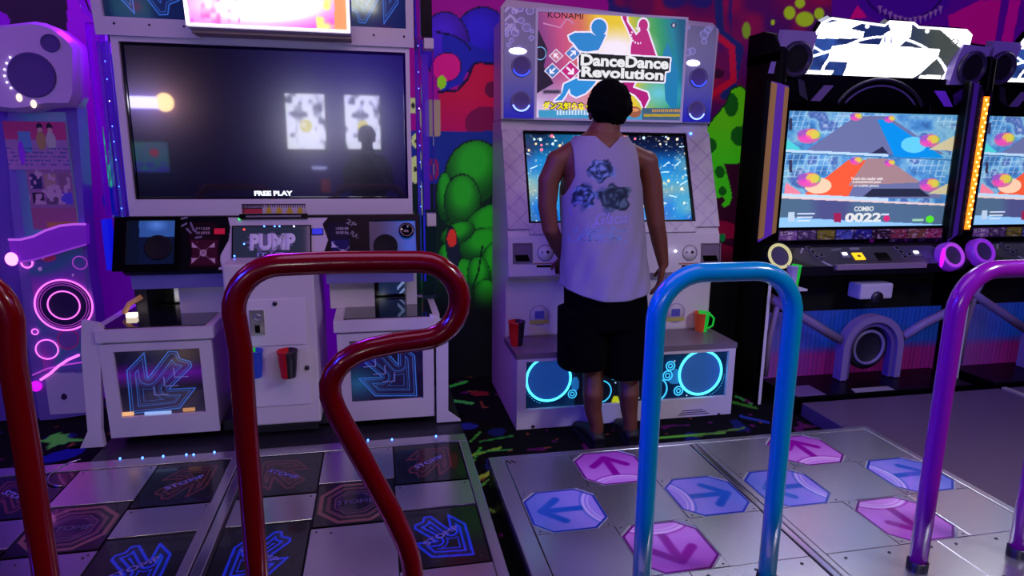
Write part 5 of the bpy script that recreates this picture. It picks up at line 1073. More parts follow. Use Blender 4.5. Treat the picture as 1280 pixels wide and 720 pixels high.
# ------------------------------------------------------------------ the curvy purple machine at the far left
def left_machine():
    Y = 1.70
    t = thing('arcade_machine', (-2.7, 1.8, 0), 'violet lit arcade machine at the left edge with round speakers and a pink ring', 'arcade machine')
    F = Plane((0, Y, 0), (1, 0, 0), (0, 0, 1)); Hm = mat('pearl_violet_plastic', (206, 186, 216), .3, coat=.4); Bm = mat('violet_cabinet', (130, 110, 190), .35, coat=.2)
    out = [(50, 527), (111, 518), (124, 440), (118, 380), (112, 345), (106, 280), (96, 130), (20, 130), (8, 150), (14, 260), (24, 340), (36, 440)]
    b = MB(); b.prism_y([tuple(at(x, y, Y)[[0, 2]]) for x, y in out], Y, 1.82, Bm); body = b.build('body', t)
    b = MB(); b.prism_y([tuple(at(x, y, Y+.03)[[0, 2]]) for x, y in [(-60, 545), (50, 527), (36, 440), (24, 340), (14, 260), (10, 130), (-60, 130)]], Y+.03, 1.82, mat('violet_side', (110, 80, 180), .4)); b.build('side_wing', t)
    def face(x, y):
        C = np.zeros(x.shape+(3,)); C[:] = (120, 100, 170)
        up = y < 300; C[up] = ramp(np.clip((x-10)/90, 0, 1), [(0, (90, 60, 160)), (.3, (80, 110, 160)), (.6, (110, 120, 170)), (1, (90, 120, 170))])[up]
        a = (y > 300) & (y < 466); g = ramp(vnoise(x, y, .022, 81), [(0, (90, 60, 170)), (.4, (60, 90, 140)), (.6, (110, 60, 170)), (1, (170, 60, 170))]); C[a] = g[a]
        put(C, (y > 466), (140, 120, 180)); put(C, dpoly(x, y, [(40, 470), (70, 464), (104, 462)], False) < 1, (90, 60, 140)); put(C, ell(x, y, 80, 496, 4, 4) < 1, (40, 20, 70))
        put(C, ell(x, y, 60, 322, 10, 5) < 1, (170, 50, 110)); put(C, ell(x, y, 85, 424, 13, 12) < 1, (96, 60, 150)); put(C, np.abs(ell(x, y, 85, 424, 13, 12)-1) < .06, (170, 30, 110))
        for cx, cy, r in ((50, 336, 2.6), (91, 344, 1.6), (112, 339, 1.8), (54, 323, 1.4)): put(C, ell(x, y, cx, cy, r, r) < 1, (210, 160, 230))
        put(C, (x > 66) & (x < 112) & (y > 215) & (y < 300) & (vnoise(x, y, .05, 85) > .6), (110, 130, 160))
        return C
    r = (at(24, 300, Y)[0]+.03, at(114, 400, Y)[0], .03, at(60, 140, Y)[2])
    def warp(P): return P
    fp = F.canvas('printed_front', r, 110, 360, face, mat('pearl_print', attr=True, rough=.25, es=.18, coat=.4), body, h=.003, thick=.003)
    # violet glossy wave across the front
    b = MB(); wv = [(17, 298), (32, 298), (48, 294), (62, 287), (80, 281), (98, 279), (112, 279), (113, 304), (95, 309), (72, 316), (48, 323), (22, 327)]
    F.plate(b, [F.uv(*p) for p in wv], .004, .05, mat('glossy_violet', (150, 70, 200), .15, coat=.6, emit=(120, 30, 190), es=.3)); w_ = b.build('wave_panel', body)
    MB().tube([F.w(x, y, .05) for x, y in wv[:7]], .006, glow('wave_edge', (190, 90, 240), .9), 8).build('light_edge', w_)
    MB().tube([F.w(x, y, .05) for x, y in wv[7:]], .005, glow('wave_edge2', (150, 60, 220), .7), 8).build('light_edge', w_)
    q = MB(); q.ellipsoid(F.w(21, 322, .05), (.03, .02, .035), glow('bright_pink', (255, 130, 255), 3.)); q.build('lamp', body)
    def ring(px, py, rp, w, m, nm='light_ring', h=.012):
        s_ = F.scale(px, py); pts = [Vector(F.w(px, py, h))+Vector((rp*s_*math.cos(a), 0, rp*s_*math.sin(a))) for a in np.linspace(0, 2*PI, 41)]; MB().tube(pts, w*s_/2, m, 8, caps=False).build(nm, body)
    pk = glow('pink_ring', (255, 110, 240), 1.7); pk2 = glow('soft_pink_ring', (190, 70, 220), .8)
    ring(81, 381, 36, 2.2, pk); ring(81, 381, 32, 1., pk2); ring(81, 381, 29, .8, pk2); ring(81, 381, 20, 1.8, pk); ring(35, 328, 7, 2.4, pk); ring(101, 328, 9, 1.2, pk2); ring(60, 436, 14, 1.8, pk); ring(45, 414, 4, 1.5, pk)
    MB().lathe(F.w(81, 381, .006), [(34*F.scale(81, 381), 0), (30*F.scale(81, 381), .004), (20*F.scale(81, 381), .002), (.0005, -.001)], mat('speaker_violet', (50, 26, 80), .5), F.axis(), 40).build('speaker', body)
    MB().tube([F.w(x, y, .012) for x, y in ((52, 474), (64, 466), (74, 457), (86, 449), (100, 443))], .007, pk, 8).build('light_line', body)
    MB().tube([F.w(x, y, .012) for x, y in ((42, 468), (60, 460), (84, 455), (104, 452))], .004, pk2, 8).build('light_line', body)
    MB().ellipsoid(F.w(46, 482, .01), (.03, .02, .03), glow('magenta_spot', (210, 20, 230), 1.2)).build('lamp', body)
    # rounded head with speakers
    Hd = Plane((0, 1.50, 0), (1, 0, 0), (0, 0, 1))
    ho = [(-50, 138), (0, 138), (20, 140), (34, 139), (48, 135), (66, 133), (92, 133), (97, 120), (97, 60), (90, 50), (82, 43), (70, 34), (57, 29), (44, 27), (25, 29), (8, 31), (-50, 33)]
    b = MB(); pts = [tuple(Hd.w(x, y)[[0, 2]]) for x, y in ho]; cxm = sum(p[0] for p in pts)/len(pts); czm = sum(p[1] for p in pts)/len(pts)
    sh = [((p[0]-cxm)*.94+cxm, (p[1]-czm)*.92+czm) for p in pts]
    b.solid([(x, 1.47, z) for x, z in sh], [(x, 1.50, z) for x, z in pts], Hm, True, caps=False); b.solid([(x, 1.50, z) for x, z in pts], [(x, 1.63, z) for x, z in pts], Hm, True); b.face([b.bm.verts.new((x, 1.47, z)) for x, z in sh], Hm); head = b.build('head', t)
    H2 = Plane((0, 1.47, 0), (1, 0, 0), (0, 0, 1))
    for px, py, rp in ((40, 94, 29), (63, 54, 11.5)):
        s_ = H2.scale(px, py); MB().lathe(H2.w(px, py, 0), [(rp*s_*1.06, 0), (rp*s_*1.02, .008), (rp*s_*.96, .004), (rp*s_*.5, .003), (.0005, .006)], mat('violet_cloth', (84, 66, 130), .7), H2.axis(), 40).build('speaker', head)
    for px, py in ((13, 72), (8.5, 79), (6, 87), (6, 95), (9, 103), (14, 110)): MB().ellipsoid(H2.w(px, py, .004), (.0036, .003, .0036), G_white, 8, 6).build('indicator_light', head)
    for px, py in ((24, 122), (42, 130)): MB().ellipsoid(H2.w(px, py, .0), (.014, .01, .02), glow('glint_glow', (255, 230, 220), 1.2), 8, 6).build('lamp', head)  # glints on the head, added as small glowing blobs
    # sheets of paper taped to the front
    def sheet(px, name, label, fn, n1, n2, h):
        u0, u1, v0, v1 = F.rect(*px); P_ = F.pt(u0, v0, h); t2 = F.canvas(name, (u0, u1, v0, v1), n1, n2, fn, M_paint if 0 else mat('paper_print', attr=True, rough=.7, es=.12), None, h=h, thick=.003, in_px=False); 
        set_origin_mesh(t2, F.pt((u0+u1)/2, v0, h)); tag(t2, label, 'poster', 'paper posters on the left machine'); return t2
    def poster(u, v):
        C = np.zeros(u.shape+(3,)); C[:] = (150, 100, 170); put(C, (v > .62), (180, 50, 120)); put(C, (np.abs(u-.32) < .1) & (v > .35) & (v < .8), (90, 120, 190))
        for cx in (.58, .74): put(C, ell(u, v, cx, .9, .05, .07) < 1, (40, 20, 50)); put(C, ell(u, v, cx, .82, .04, .06) < 1, (190, 140, 150)); put(C, ell(u, v, cx, .6, .08, .2) < 1, (170, 150, 170) if cx > .6 else (160, 120, 90))
        put(C, (v < .5) & (v > .06) & (np.sin(v*75) > .2) & (vnoise(u*40, v*20, 1., 91) > .45), (80, 70, 150)); put(C, ell(u, v, .24, .35, .05, .25) < 1, (140, 40, 220)); return C
    def grid(u, v):
        C = np.zeros(u.shape+(3,)); C[:] = (130, 84, 140); 
        for i, cc in enumerate(((40, 30, 90), (150, 110, 120), (120, 80, 120))): put(C, (np.abs(u-(.2+i*.31)) < .13) & (v > .68) & (v < .93), cc)
        for i, cc in enumerate(((36, 16, 50), (90, 60, 100), (80, 60, 190))): put(C, (np.abs(u-(.2+i*.31)) < .13) & (v > .42) & (v < .62), cc)
        put(C, (v < .36), (140, 70, 120)); put(C, (v < .12) & (u > .3), (160, 100, 70)); put(C, (vnoise(u*12, v*14, 1., 95) > .7) & (v > .42), (170, 130, 170)); return C
    sheet((38, 212, 94, 286), 'poster', 'faded pink sheet with rows of small pictures, lower of two on the left machine', grid, 60, 80, .008)
    sheet((9, 152, 86, 212), 'poster', 'pink poster with two small figures, upper of two on the left machine', poster, 80, 60, .014)
left_machine()
# ------------------------------------------------------------------ people
M_skin = mat('skin', (112, 64, 46), .5, bump=.05, nscale=80); M_hair = mat('black_hair', (6, 5, 5), .95, spec=.1, bump=.6, nscale=160)
M_shorts = mat('black_cloth', (3, 3, 4), .95, spec=.08, bump=.3, nscale=200); M_shoe = mat('dark_shoe', (7, 7, 9), .6); M_sole = mat('dark_sole', (14, 13, 18), .7)
class Vol:
    """closed overlapping volumes, fused into one continuous surface"""
    def __init__(s): s.mb = MB(); s.m = M_skin
    def rings(s, R, n=32, p=2.3):
        """R = [(cx,cy,z,rx,ry)] horizontal superellipses from bottom to top"""
        L = []
        for cx, cy, z, rx, ry in R:
            L.append([s.mb.bm.verts.new((cx+rx*math.copysign(abs(math.cos(a))**(2/p), math.cos(a)), cy+ry*math.copysign(abs(math.sin(a))**(2/p), math.sin(a)), z)) for a in [2*PI*k/n for k in range(n)]])
        for a, b in zip(L, L[1:]):
            for k in range(n): s.mb.face([a[k], a[(k+1) % n], b[(k+1) % n], b[k]], s.m, True)
        s.mb.face(L[0][::-1], s.m); s.mb.face(L[-1], s.m); return s
    def limb(s, P, R, seg=16):
        P = [Vector(p) for p in P]
        # subdivide for smooth bends
        s.mb.tube(P, R, s.m, seg)
        for p, r in zip(P, R): s.mb.ellipsoid(p, (r, r, r), s.m, 14, 10)
        return s
    def ball(s, c, r): s.mb.ellipsoid(c, r, s.m, 24, 16); return s
    def fuse(s, name, parent, m, vox=.006, smooth=4, keep=None):
        me = bpy.data.meshes.new('v'); bmesh.ops.recalc_face_normals(s.mb.bm, faces=s.mb.bm.faces[:]); s.mb.bm.to_mesh(me); s.mb.bm.free()
        o = bpy.data.objects.new('v', me); COL.objects.link(o)
        r = o.modifiers.new('r', 'REMESH'); r.mode = 'VOXEL'; r.voxel_size = vox; r.use_smooth_shade = True
        k = o.modifiers.new('s', 'SMOOTH'); k.iterations = smooth; k.factor = .5
        bpy.context.view_layer.update(); new = bpy.data.meshes.new_from_object(o.evaluated_get(bpy.context.evaluated_depsgraph_get()))
        bpy.data.objects.remove(o); bpy.data.meshes.remove(me); new.name = name
        new.transform(Matrix.Translation(-root_loc(parent))); new.materials.clear(); new.materials.append(m)
        for f in new.polygons: f.use_smooth = True
        o = bpy.data.objects.new(name, new); COL.objects.link(o); o.parent = parent; return o
def hand(v, W, a, n, k=1., curl=.5, side=1):
    """a hand growing from wrist W along a, palm facing n; side puts the thumb"""
    W, a, n = Vector(W), Vector(a).normalized(), Vector(n).normalized(); n = (n-a*n.dot(a)).normalized(); s = a.cross(n)*side
    for q in (-.026, -.009, .009, .026): v.limb([W+s*q*.55*k, W+a*.045*k+s*q*k, W+a*.088*k+s*q*1.05*k], [.0145*k, .0145*k, .011*k], 10)
    for q, L in ((-.029, .058), (-.010, .073), (.010, .079), (.029, .070)):
        p = W+a*.088*k+s*q*k; d = a.copy(); pts = [p]; 
        for i, f in enumerate((.45, .32, .25)):
            d = (d*math.cos(curl*(.5+.4*i))+n*math.sin(curl*(.5+.4*i))).normalized(); p = p+d*L*f*k; pts.append(p)
        v.limb(pts, [.0095*k, .0088*k, .008*k, .0068*k], 10)
    p = W+a*.028*k+s*.028*k; v.limb([W+a*.015*k+s*.014*k, p, p+(a*.6+s*.7+n*.25).normalized()*.036*k, p+(a*.6+s*.7+n*.25).normalized()*.036*k+(a*.9+s*.2+n*.4).normalized()*.030*k], [.014*k, .0125*k, .0105*k, .0085*k], 10)
def head(v, c, fy=1, k=1.):
    """skull, jaw, face; fy is +1 when the face looks towards +Y"""
    c = Vector(c); B = lambda x, y, z: c+Vector((x, fy*y, z))*k
    v.ball(B(0, -.008, .028), (.076*k, .096*k, .092*k)); v.ball(B(0, .022, -.035), (.060*k, .070*k, .075*k)); v.ball(B(0, .058, -.085), (.030*k, .026*k, .022*k))
    v.limb([B(0, .088, .012), B(0, .106, -.022)], [.010*k, .014*k]); 
    for s in (-1, 1):
        v.ball(B(s*.030, .079, -.012), (.020*k, .014*k, .016*k)); v.ball(B(s*.080, -.002, -.012), (.010*k, .022*k, .032*k)); v.ball(B(s*.03, .082, .022), (.024*k, .012*k, .008*k))
        v.ball(B(s*.012, .100, -.028), (.009*k, .01*k, .008*k))
    v.ball(B(0, .088, -.052), (.024*k, .012*k, .006*k)); v.ball(B(0, .086, -.062), (.020*k, .012*k, .007*k))
def face_parts(par, c, fy=1):
    c = Vector(c)
    for s in (-1, 1):
        MB().ellipsoid(c+Vector((s*.030, fy*.089, .004)), (.011, .007, .007), mat('eye_white', (220, 220, 220), .2), 12, 8).ellipsoid(c+Vector((s*.030, fy*.0945, .004)), (.0055, .003, .0055), M_black, 10, 6).build('eye', par)
        MB().tube([c+Vector((s*.018, fy*.098, .020)), c+Vector((s*.032, fy*.098, .026)), c+Vector((s*.046, fy*.088, .020))], .003, M_hair, 6).build('eyebrow', par)
def hair(par, c, r, fy=1, seed=1, amp=.010):
    t = bmesh.new(); bmesh.ops.create_icosphere(t, subdivisions=5, radius=1.); c = Vector(c)
    from mathutils import noise as N
    kill = []
    for v in t.verts:
        d = v.co.copy(); y = d.y*fy
        f = 1+amp/.1*N.noise(d*3+Vector((seed, 0, 0)))+.05*N.noise(d*17)+.03*N.noise(d*34)
        low = -.78 if y < -.1 else (-.30 if y < .35 else .28)
        if d.z < low+.08*N.noise(d*9): kill.append(v)
        tz = 1. if d.z > -.1 else 1.-.42*(abs(d.z)-.1)**1.4
        v.co = c+Vector((d.x*r[0]*f*tz, d.y*r[1]*f*tz, d.z*r[2]*f))
    bmesh.ops.delete(t, geom=kill, context='VERTS')
    b = MB(); b.merge(t, M_hair, True); o = b.build('hair', par); m = o.modifiers.new('thick', 'SOLIDIFY'); m.thickness = .012; m.offset = -1; return o
def shoe(par, x, y, fy=1, L=.285, z=0., tw=0.):
    b = MB(); R = []
    for t_, w, h in ((0, .030, .055), (.03, .040, .085), (.09, .043, .098), (.14, .042, .090), (.19, .047, .062), (.24, .045, .048), (.27, .032, .040), (.285, .012, .028)):
        cx = x+tw*t_; cy = y+fy*(t_-.075); R.append([b.bm.verts.new((cx+w*math.copysign(abs(math.cos(a))**.8, math.cos(a)), cy, z+.022+(h-.02)*.5+(h-.02)*.5*math.sin(a))) for a in [2*PI*k/16 for k in range(16)]])
    for p, q in zip(R, R[1:]):
        for k in range(16): b.face([p[k], p[(k+1) % 16], q[(k+1) % 16], q[k]], M_shoe, True)
    b.face(R[0], M_shoe); b.face(R[-1][::-1], M_shoe); o = b.build('shoe', par)
    q = MB(); prof = [(x+tw*t_+w, y+fy*(t_-.075)) for t_, w in ((-.003, .026), (.03, .042), (.09, .044), (.19, .050), (.24, .048), (.28, .03))]; prof += [(x+tw*t_-w, y+fy*(t_-.075)) for t_, w in ((.28, .03), (.24, .048), (.19, .050), (.09, .044), (.03, .042), (-.003, .026))]
    q.prism_z(prof, z+.002, z+.026, M_sole); q.build('sole', o); return o
PY = .87
def player():
    B = lambda px, py, dy=0.: Vector(at(px, py, PY+dy))
    sc = 1/258.
    t = thing('person', (B(764, 540)[0], PY, 0), 'person seen from behind in a white sleeveless top with a rose print and black shorts', 'person')
    T = [(757, 405, 48, .135), (757, 380, 50, .145), (756, 350, 49, .145), (755, 320, 47.5, .142), (753.5, 290, 46.5, .138), (752, 262, 47, .138), (751, 240, 47, .135), (750.5, 220, 47, .13), (750, 205, 48, .122), (750, 194, 46, .11), (750.5, 185, 41, .098), (751, 178, 36, .09), (752, 171, 28, .078), (754, 164, 20, .066), (757, 154, 17.5, .062)]
    def ring(r, ex=0., ey=0.):
        p = B(r[0], r[1]); return (p[0], PY, p[2], r[2]*sc+ex, r[3]+ey)
    v = Vol(); v.rings([ring(r) for r in T])
    # shoulders and arms
    v.limb([B(718, 190), B(697, 202), B(686, 226), B(684, 258), B(688, 286), B(696, 304, .07), B(705, 323, .15)], [.055, .056, .052, .045, .040, .038, .028])
    v.limb([B(780, 190), B(808, 203), B(814, 228), B(817, 255), B(820, 278), B(824, 300, .03), B(829, 330, .05)], [.055, .058, .054, .049, .044, .041, .028])
    hand(v, B(705, 323, .15), (.1, .9, -.45), (.2, -.2, -1), .98, .5, 1)
    hand(v, B(829, 330, .05), (-.10, .12, -1), (-.8, .3, -.1), 1.06, .35, 1)
    # legs
    for hx, kx, cx_, ax, s in ((733, 742, 741, 742.5, -1), (782, 786, 786, 787, 1)):
        A = Vector((atz(ax, 548, .02)[0], PY-.02, .06)); v.limb([B(hx, 395), B((hx+kx)/2, 430), B(kx, 464, .02), B(kx-.5, 474, .01), B(cx_, 492, -.015), B(cx_+.3, 512, -.01), A+Vector((0, .0, .05)), A], [.095, .078, .056, .054, .053, .044, .036, .036])
        v.limb([A, A+Vector((0, .1, -.02))], [.034, .026])
    hc = B(759.5, 139, .02); head(v, hc, 1, 1.04)
    body = v.fuse('body', t, M_skin, .0055, 5)
    face_parts(t, hc, 1)
    h = hair(t, hc+Vector((0, -.024, .024)), (.102, .112, .116), 1, 3)
    for ax in (742.5, 787): 
        A = Vector((atz(ax, 548, .02)[0], PY, 0)); shoe(t, A[0], PY-.0, 1, tw=.1*(1 if ax > 760 else -1))
    # shorts
    s_ = Vol(); s_.rings([ring((757, 405, 46, .14), .02, .02), ring((757, 380, 50, .150), .014, .02), ring((756, 352, 49, .145), .012, .02)])
    for x0, x1, x2, x3, ye in ((698, 757, 697, 756, 457), (752, 808, 751, 809, 467)):
        a, b2, c2, d = B((x0+x1)/2, 385), B((x2+x3)/2, ye), (x1-x0)/2*sc, (x3-x2)/2*sc*1.03
        s_.rings([(b2[0], PY, b2[2], d, .125), ((a[0]+b2[0])/2, PY, (a[2]+b2[2])/2, (c2+d)/2, .135), (a[0], PY, a[2], c2, .142)], p=2.6)
    so = s_.fuse('shorts', t, M_shorts, .008, 5)
    # sleeveless top: a thin cloth shell around the torso, cut at neck and armholes
    rr = [(756, 361, 49.5, .148)]+T[2:13]; loose = [.030, .026, .022, .018, .016, .014, .012, .011, .009, .008, .008, .008]
    R = [ring(r, l, l+.004) for r, l in zip(rr, loose)]; zs = [r[2] for r in R]; M_, N_ = 150, 220
    zz = np.linspace(zs[0], zs[-1], M_+1); f = lambda i: np.interp(zz, zs, [r[i] for r in R]); cx, rx, ry = f(0), f(3), f(4)
    k3 = np.array([1, 2, 3, 2, 1])/9.; sm = lambda a: np.convolve(np.pad(a, 2, mode='edge'), k3, 'valid'); 
    for _ in range(6): rx, ry, cx = sm(rx), sm(ry), sm(cx)
    A = np.linspace(0, 2*PI, N_, endpoint=False); p = 2.3
    X = cx[:, None]+rx[:, None]*np.sign(np.cos(A))*np.abs(np.cos(A))**(2/p); Y = PY+ry[:, None]*np.sign(np.sin(A))*np.abs(np.sin(A))**(2/p); Z = zz[:, None]+0*X
    # folds
    fold = .004*np.sin(A*7+zz[:, None]*9)*np.clip((zs[4]-zz[:, None])*4, 0, 1)+.005*(vnoise(X*1.0+5, Z*1.0+5, 9., 5)-.5)+.003*np.sin(A*13-zz[:, None]*30)*np.clip((1.25-zz[:, None])*3, 0, 1)
    X = X+fold*np.cos(A); Y = Y+fold*np.sin(A); Z = Z+.045*np.cos(2*A)*np.clip(1-(zz[:, None]-zs[0])/.1, 0, 1)*.6
    x, y = to_px(X, Y, Z); back = Y < PY
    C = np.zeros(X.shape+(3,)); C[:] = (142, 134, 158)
    def rose(cx0, cy0, r, dark, seed):
        xx = x-cx0+7*(vnoise(x, y, .16, 31+seed)-.5); yy_ = (y-cy0)*1.12+7*(vnoise(x, y, .16, 61+seed)-.5); d = np.hypot(xx, yy_); a = np.arctan2(yy_, xx); k = back & (d < r*(1+.16*np.sin(a*5+seed))); s0 = np.sin(d*.8-a*2+seed)+.9*np.sin(a*3+d*.35+seed*2)+1.6*(vnoise(x, y, .22, seed+70)-.55)
        cc = ramp(np.clip(s0*.35+.5, 0, 1), [(0, (20, 30, 50)), (.4, (44, 76, 112) if not dark else (24, 48, 54)), (.7, (80, 116, 160) if not dark else (44, 74, 76)), (1, (130, 155, 195) if not dark else (84, 112, 120))]); k2 = k*np.clip((r*1.12-d)/2.5, 0, 1)*.9
        C[:] = C*(1-k2[..., None])+cc*k2[..., None]
    for cx0, cy0, r in ((741, 212, 6), (762, 214, 6), (734, 232, 6), (752, 238, 6), (773, 250, 6), (718, 248, 6), (758, 262, 7), (729, 259, 6), (787-10, 243, 5)):
        put(C, back*np.clip(1.2-ell(x, y, cx0, cy0, r*1.3, r*.8, cx0*.3), 0, 1)*.55, (50, 76, 120))
    rose(750, 213, 17, False, 1); rose(730, 245, 17, False, 2); rose(768, 247, 19.5, True, 4)
    for cx0, cy0, r in ((724, 243, 4), (741, 217, 4), (765, 238, 5), (779, 246, 4)): put(C, back*np.clip(1.3-ell(x, y, cx0, cy0, r, r*.7), 0, 1)*.8, (22, 30, 44))
    g = vnoise(x, y*1.6, .12, 15); put(C, back & (np.abs(y-293) < 9) & (np.abs(x-748) < 37) & (g > .5) & (np.abs(g-.62) < .07), (120, 150, 190)); put(C, back*np.clip(1-ell(x, y, 744, 292, 26, 10), 0, 1)*.4, (120, 140, 200)); put(C, back & (np.abs(g-.45) < .035) & (np.abs(y-294) < 8) & (np.abs(x-755) < 30), (80, 110, 140))
    put(C, back & (dpoly(x, y, [(716, 270), (712, 262), (718, 254), (728, 252)], False) < .8), (130, 120, 190)); put(C, back & (dpoly(x, y, [(708, 300), (730, 303), (760, 301)], False) < .5), (140, 130, 190))
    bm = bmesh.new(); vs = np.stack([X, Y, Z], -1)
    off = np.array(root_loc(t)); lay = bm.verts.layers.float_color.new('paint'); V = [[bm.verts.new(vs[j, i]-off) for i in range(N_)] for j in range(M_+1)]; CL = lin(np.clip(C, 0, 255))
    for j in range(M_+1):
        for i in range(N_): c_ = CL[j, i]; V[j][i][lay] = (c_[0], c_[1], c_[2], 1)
    cutn = lambda px, py: (abs(px-748.5) < 22+(168-py)*.5) and py < 187-abs(px-748)*.82
    for j in range(M_):
        for i in range(N_):
            px, py = x[j, i], y[j, i]; bk = back[j, i]; dx_ = abs(X[j, i]-cx[j]); 
            ah = .155 if Z[j, i] > R[6][2] else .155+(R[6][2]-Z[j, i])/(R[6][2]-R[4][2]+.02)*.075
            if Z[j, i] > R[4][2]-.02 and dx_ > ah: continue
            dn = abs(X[j, i]-cx[j])
            if bk and Z[j, i] > B(748, 187)[2]+dn/.085*(B(748, 166)[2]-B(748, 187)[2]): continue
            if not bk and Z[j, i] > B(748, 215)[2]+(dn/.09)**2*(.16): continue
            q = bm.faces.new([V[j][i], V[j][(i+1) % N_], V[j+1][(i+1) % N_], V[j+1][i]]); q.smooth = True
    bmesh.ops.delete(bm, geom=[v_ for v_ in bm.verts if not v_.link_faces], context='VERTS')
    bd = [v_ for v_ in bm.verts if v_.is_boundary]
    for _ in range(6):
        nw = {}
        for v_ in bd:
            nb = [e.other_vert(v_) for e in v_.link_edges if e.is_boundary]
            if len(nb) == 2: nw[v_] = v_.co*.5+(nb[0].co+nb[1].co)*.25
        for v_, c_ in nw.items(): v_.co = c_
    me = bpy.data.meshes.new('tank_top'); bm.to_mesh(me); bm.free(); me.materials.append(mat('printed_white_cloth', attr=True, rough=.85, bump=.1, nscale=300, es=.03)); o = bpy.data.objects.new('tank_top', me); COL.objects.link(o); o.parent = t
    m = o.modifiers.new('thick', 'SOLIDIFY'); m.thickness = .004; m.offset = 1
    # faded script across the back
    zc, rxc, ryc, cxc = zz, rx, ry, cx
    def wrap(pt):
        j = np.interp(pt[2], zc, np.arange(len(zc))); rx_, ry_, c_ = np.interp(pt[2], zc, rxc), np.interp(pt[2], zc, ryc), np.interp(pt[2], zc, cxc); q = min(.98, abs(pt[0]-c_)/rx_); return Vector((pt[0], PY-ry_*(1-q**p)**(1/p)-.0055+(pt[1]-PY), pt[2]))
    ink = mat('faded_script', (150, 140, 200), .8, emit=(120, 110, 190), es=.12)
    a, b2 = B(731, 277), B(775, 263); lettering('lettering', 'Glacial', (a[0], PY, a[2]), (1, 0, .05), (0, 0, 1), b2[0]-a[0], b2[2]-a[2], ink, o, .0008, shear=.35, warp=wrap)
    a, b2 = B(722, 281), B(736, 274); lettering('lettering', 'Ldn', (a[0], PY, a[2]), (1, 0, .05), (0, 0, 1), b2[0]-a[0], b2[2]-a[2], ink, o, .0008, shear=.35, warp=wrap)
player()
def photographer():
    """whoever takes the picture, seen only as a mirrored silhouette"""
    x, y = -1.03, -2.45
    t = thing('person', (x, y, 0), 'person holding up a phone, a dark silhouette mirrored in the television', 'person')
    v = Vol(); v.rings([(x, y, .86, .17, .12), (x, y, .98, .165, .12), (x, y, 1.10, .155, .115), (x, y, 1.25, .175, .12), (x, y, 1.38, .18, .11), (x, y, 1.44, .12, .09), (x, y, 1.47, .07, .065), (x, y, 1.56, .055, .058)])
    for s in (-1, 1):
        v.limb([(x+s*.1, y, .88), (x+s*.11, y, .5), (x+s*.11, y-.02, .3), (x+s*.11, y, .07)], [.09, .062, .056, .038]); v.limb([(x+s*.11, y, .06), (x+s*.11, y+.12, .04)], [.036, .028])
        W = Vector((x+.03+s*.055, y+.20, 1.33)); v.limb([(x+s*.14, y, 1.39), (x+s*.19, y+.0, 1.30), (x+s*.21, y+.03, 1.12), (x+s*.14, y+.14, 1.24), W], [.052, .048, .040, .034, .026])
        hand(v, W, (-s*.2, .25, 1), (-s*.6, -.2, 0), .9, .6, s)
    head(v, (x, y+.02, 1.62), 1, 1.); v.fuse('body', t, M_skin, .008, 4); face_parts(t, (x, y+.02, 1.62), 1); hair(t, (x, y-.0, 1.65), (.09, .1, .1), 1, 7)
    s_ = Vol(); s_.rings([(x, y, .84, .19, .14), (x, y, 1.1, .17, .13), (x, y, 1.38, .195, .125), (x, y, 1.455, .12, .1)]); 
    for s in (-1, 1): s_.limb([(x+s*.13, y, 1.39), (x+s*.19, y, 1.30), (x+s*.205, y+.01, 1.2)], [.065, .06, .055])
    s_.fuse('shirt', t, mat('dark_shirt', (20, 18, 28), .9), .01, 4)
    l = Vol()
    for s in (-1, 1): l.limb([(x+s*.09, y, .86), (x+s*.11, y, .5), (x+s*.11, y, .12)], [.11, .078, .06]); shoe(t, x+s*.11, y, 1)
    l.ball((x, y, .9), (.185, .13, .1)); l.fuse('trousers', t, mat('dark_denim', (16, 18, 34), .9), .01, 4)
    ph = thing('phone', (x+.03, y+.22, 1.37), 'phone held up by the person mirrored in the television', 'phone'); MB().box(x-.045, x+.105, y+.215, y+.224, 1.385, 1.46, M_black, .004).build('case', ph)
photographer()
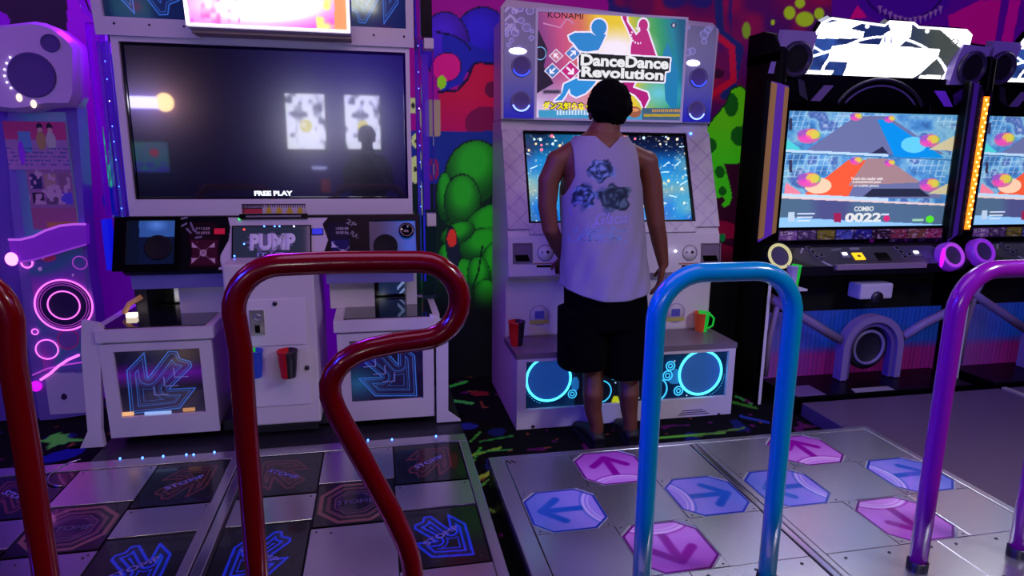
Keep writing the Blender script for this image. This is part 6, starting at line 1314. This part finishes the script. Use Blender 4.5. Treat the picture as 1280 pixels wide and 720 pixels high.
# ------------------------------------------------------------------ light and camera
def area(name, loc, target, size, power, col, sy=None, spread=180):
    d = bpy.data.lights.new(name, 'AREA'); d.energy = power; d.color = rgb(*col)[:3]; d.shape = 'RECTANGLE'; d.spread = math.radians(spread); d.size = size; d.size_y = sy or size
    o = bpy.data.objects.new(name, d); COL.objects.link(o); o.location = loc
    o.rotation_euler = (Vector(target)-Vector(loc)).to_track_quat('-Z', 'Y').to_euler(); return o
area('ceiling_lamp_violet', (-.5, -.35, 3.1), (-.4, 1.1, .7), 2.0, 40, (206, 152, 218))
area('wall_lamp_blue', (-4.6, -.9, 1.7), (0, .2, .7), .9, 26, (40, 40, 255))
area('added_spot_blue', (-3.1, -1.5, 2.3), (.15, .1, .95), .35, 8, (24, 40, 255), spread=42)  # added second blue light, narrowed to the rails and the person
area('ceiling_lamp_magenta', (-3.6, .4, 3.1), (-2.8, 1.5, .6), .8, 17, (196, 96, 240))
area('ceiling_lamp_purple', (3.4, -.6, 3.1), (2.2, .9, .4), 1.0, 24, (150, 90, 255))
area('ceiling_lamp_white', (2.1, -1.9, 3.1), (1.0, -.5, .17), .6, 30, (225, 222, 235), spread=100)
area('added_sheen_violet', (-1.9, 1.75, 3.0), (-1.7, -.3, .17), .6, 34, (140, 20, 255), spread=95)  # added light without a fitting, gives the left stage its violet sheen
area('added_sheen_pale', (1.5, 1.75, 3.05), (1.2, -.4, .17), .5, 7, (200, 205, 230), spread=90)  # added light for a pale metallic sheen on the right floor
area('rear_lamp_violet', (-1.0, -4.9, 3.0), (-1.0, -6, 2.2), 1.6, 90, (110, 20, 255))
w = bpy.data.worlds.new('room_air'); SC.world = w; w.use_nodes = True
w.node_tree.nodes['Background'].inputs[0].default_value = rgb(70, 40, 120); w.node_tree.nodes['Background'].inputs[1].default_value = .05
cd = bpy.data.cameras.new('camera'); co = bpy.data.objects.new('camera', cd); COL.objects.link(co)
cd.sensor_fit = 'HORIZONTAL'; cd.sensor_width = 36; cd.lens = FPX*36/1280; cd.clip_start = .02; cd.clip_end = 60
co.matrix_world = Matrix(((CR[0], CU[0], -CF[0], CAM[0]), (CR[1], CU[1], -CF[1], CAM[1]), (CR[2], CU[2], -CF[2], CAM[2]), (0, 0, 0, 1)))
SC.camera = co
SC.view_settings.view_transform = 'Standard'; SC.view_settings.look = 'None'; SC.view_settings.exposure = 0.0; SC.view_settings.gamma = 1.0
SC.view_settings.use_curve_mapping = False
SC.cycles.use_denoising = True
SC.cycles.max_bounces = 6; SC.cycles.sample_clamp_indirect = 4
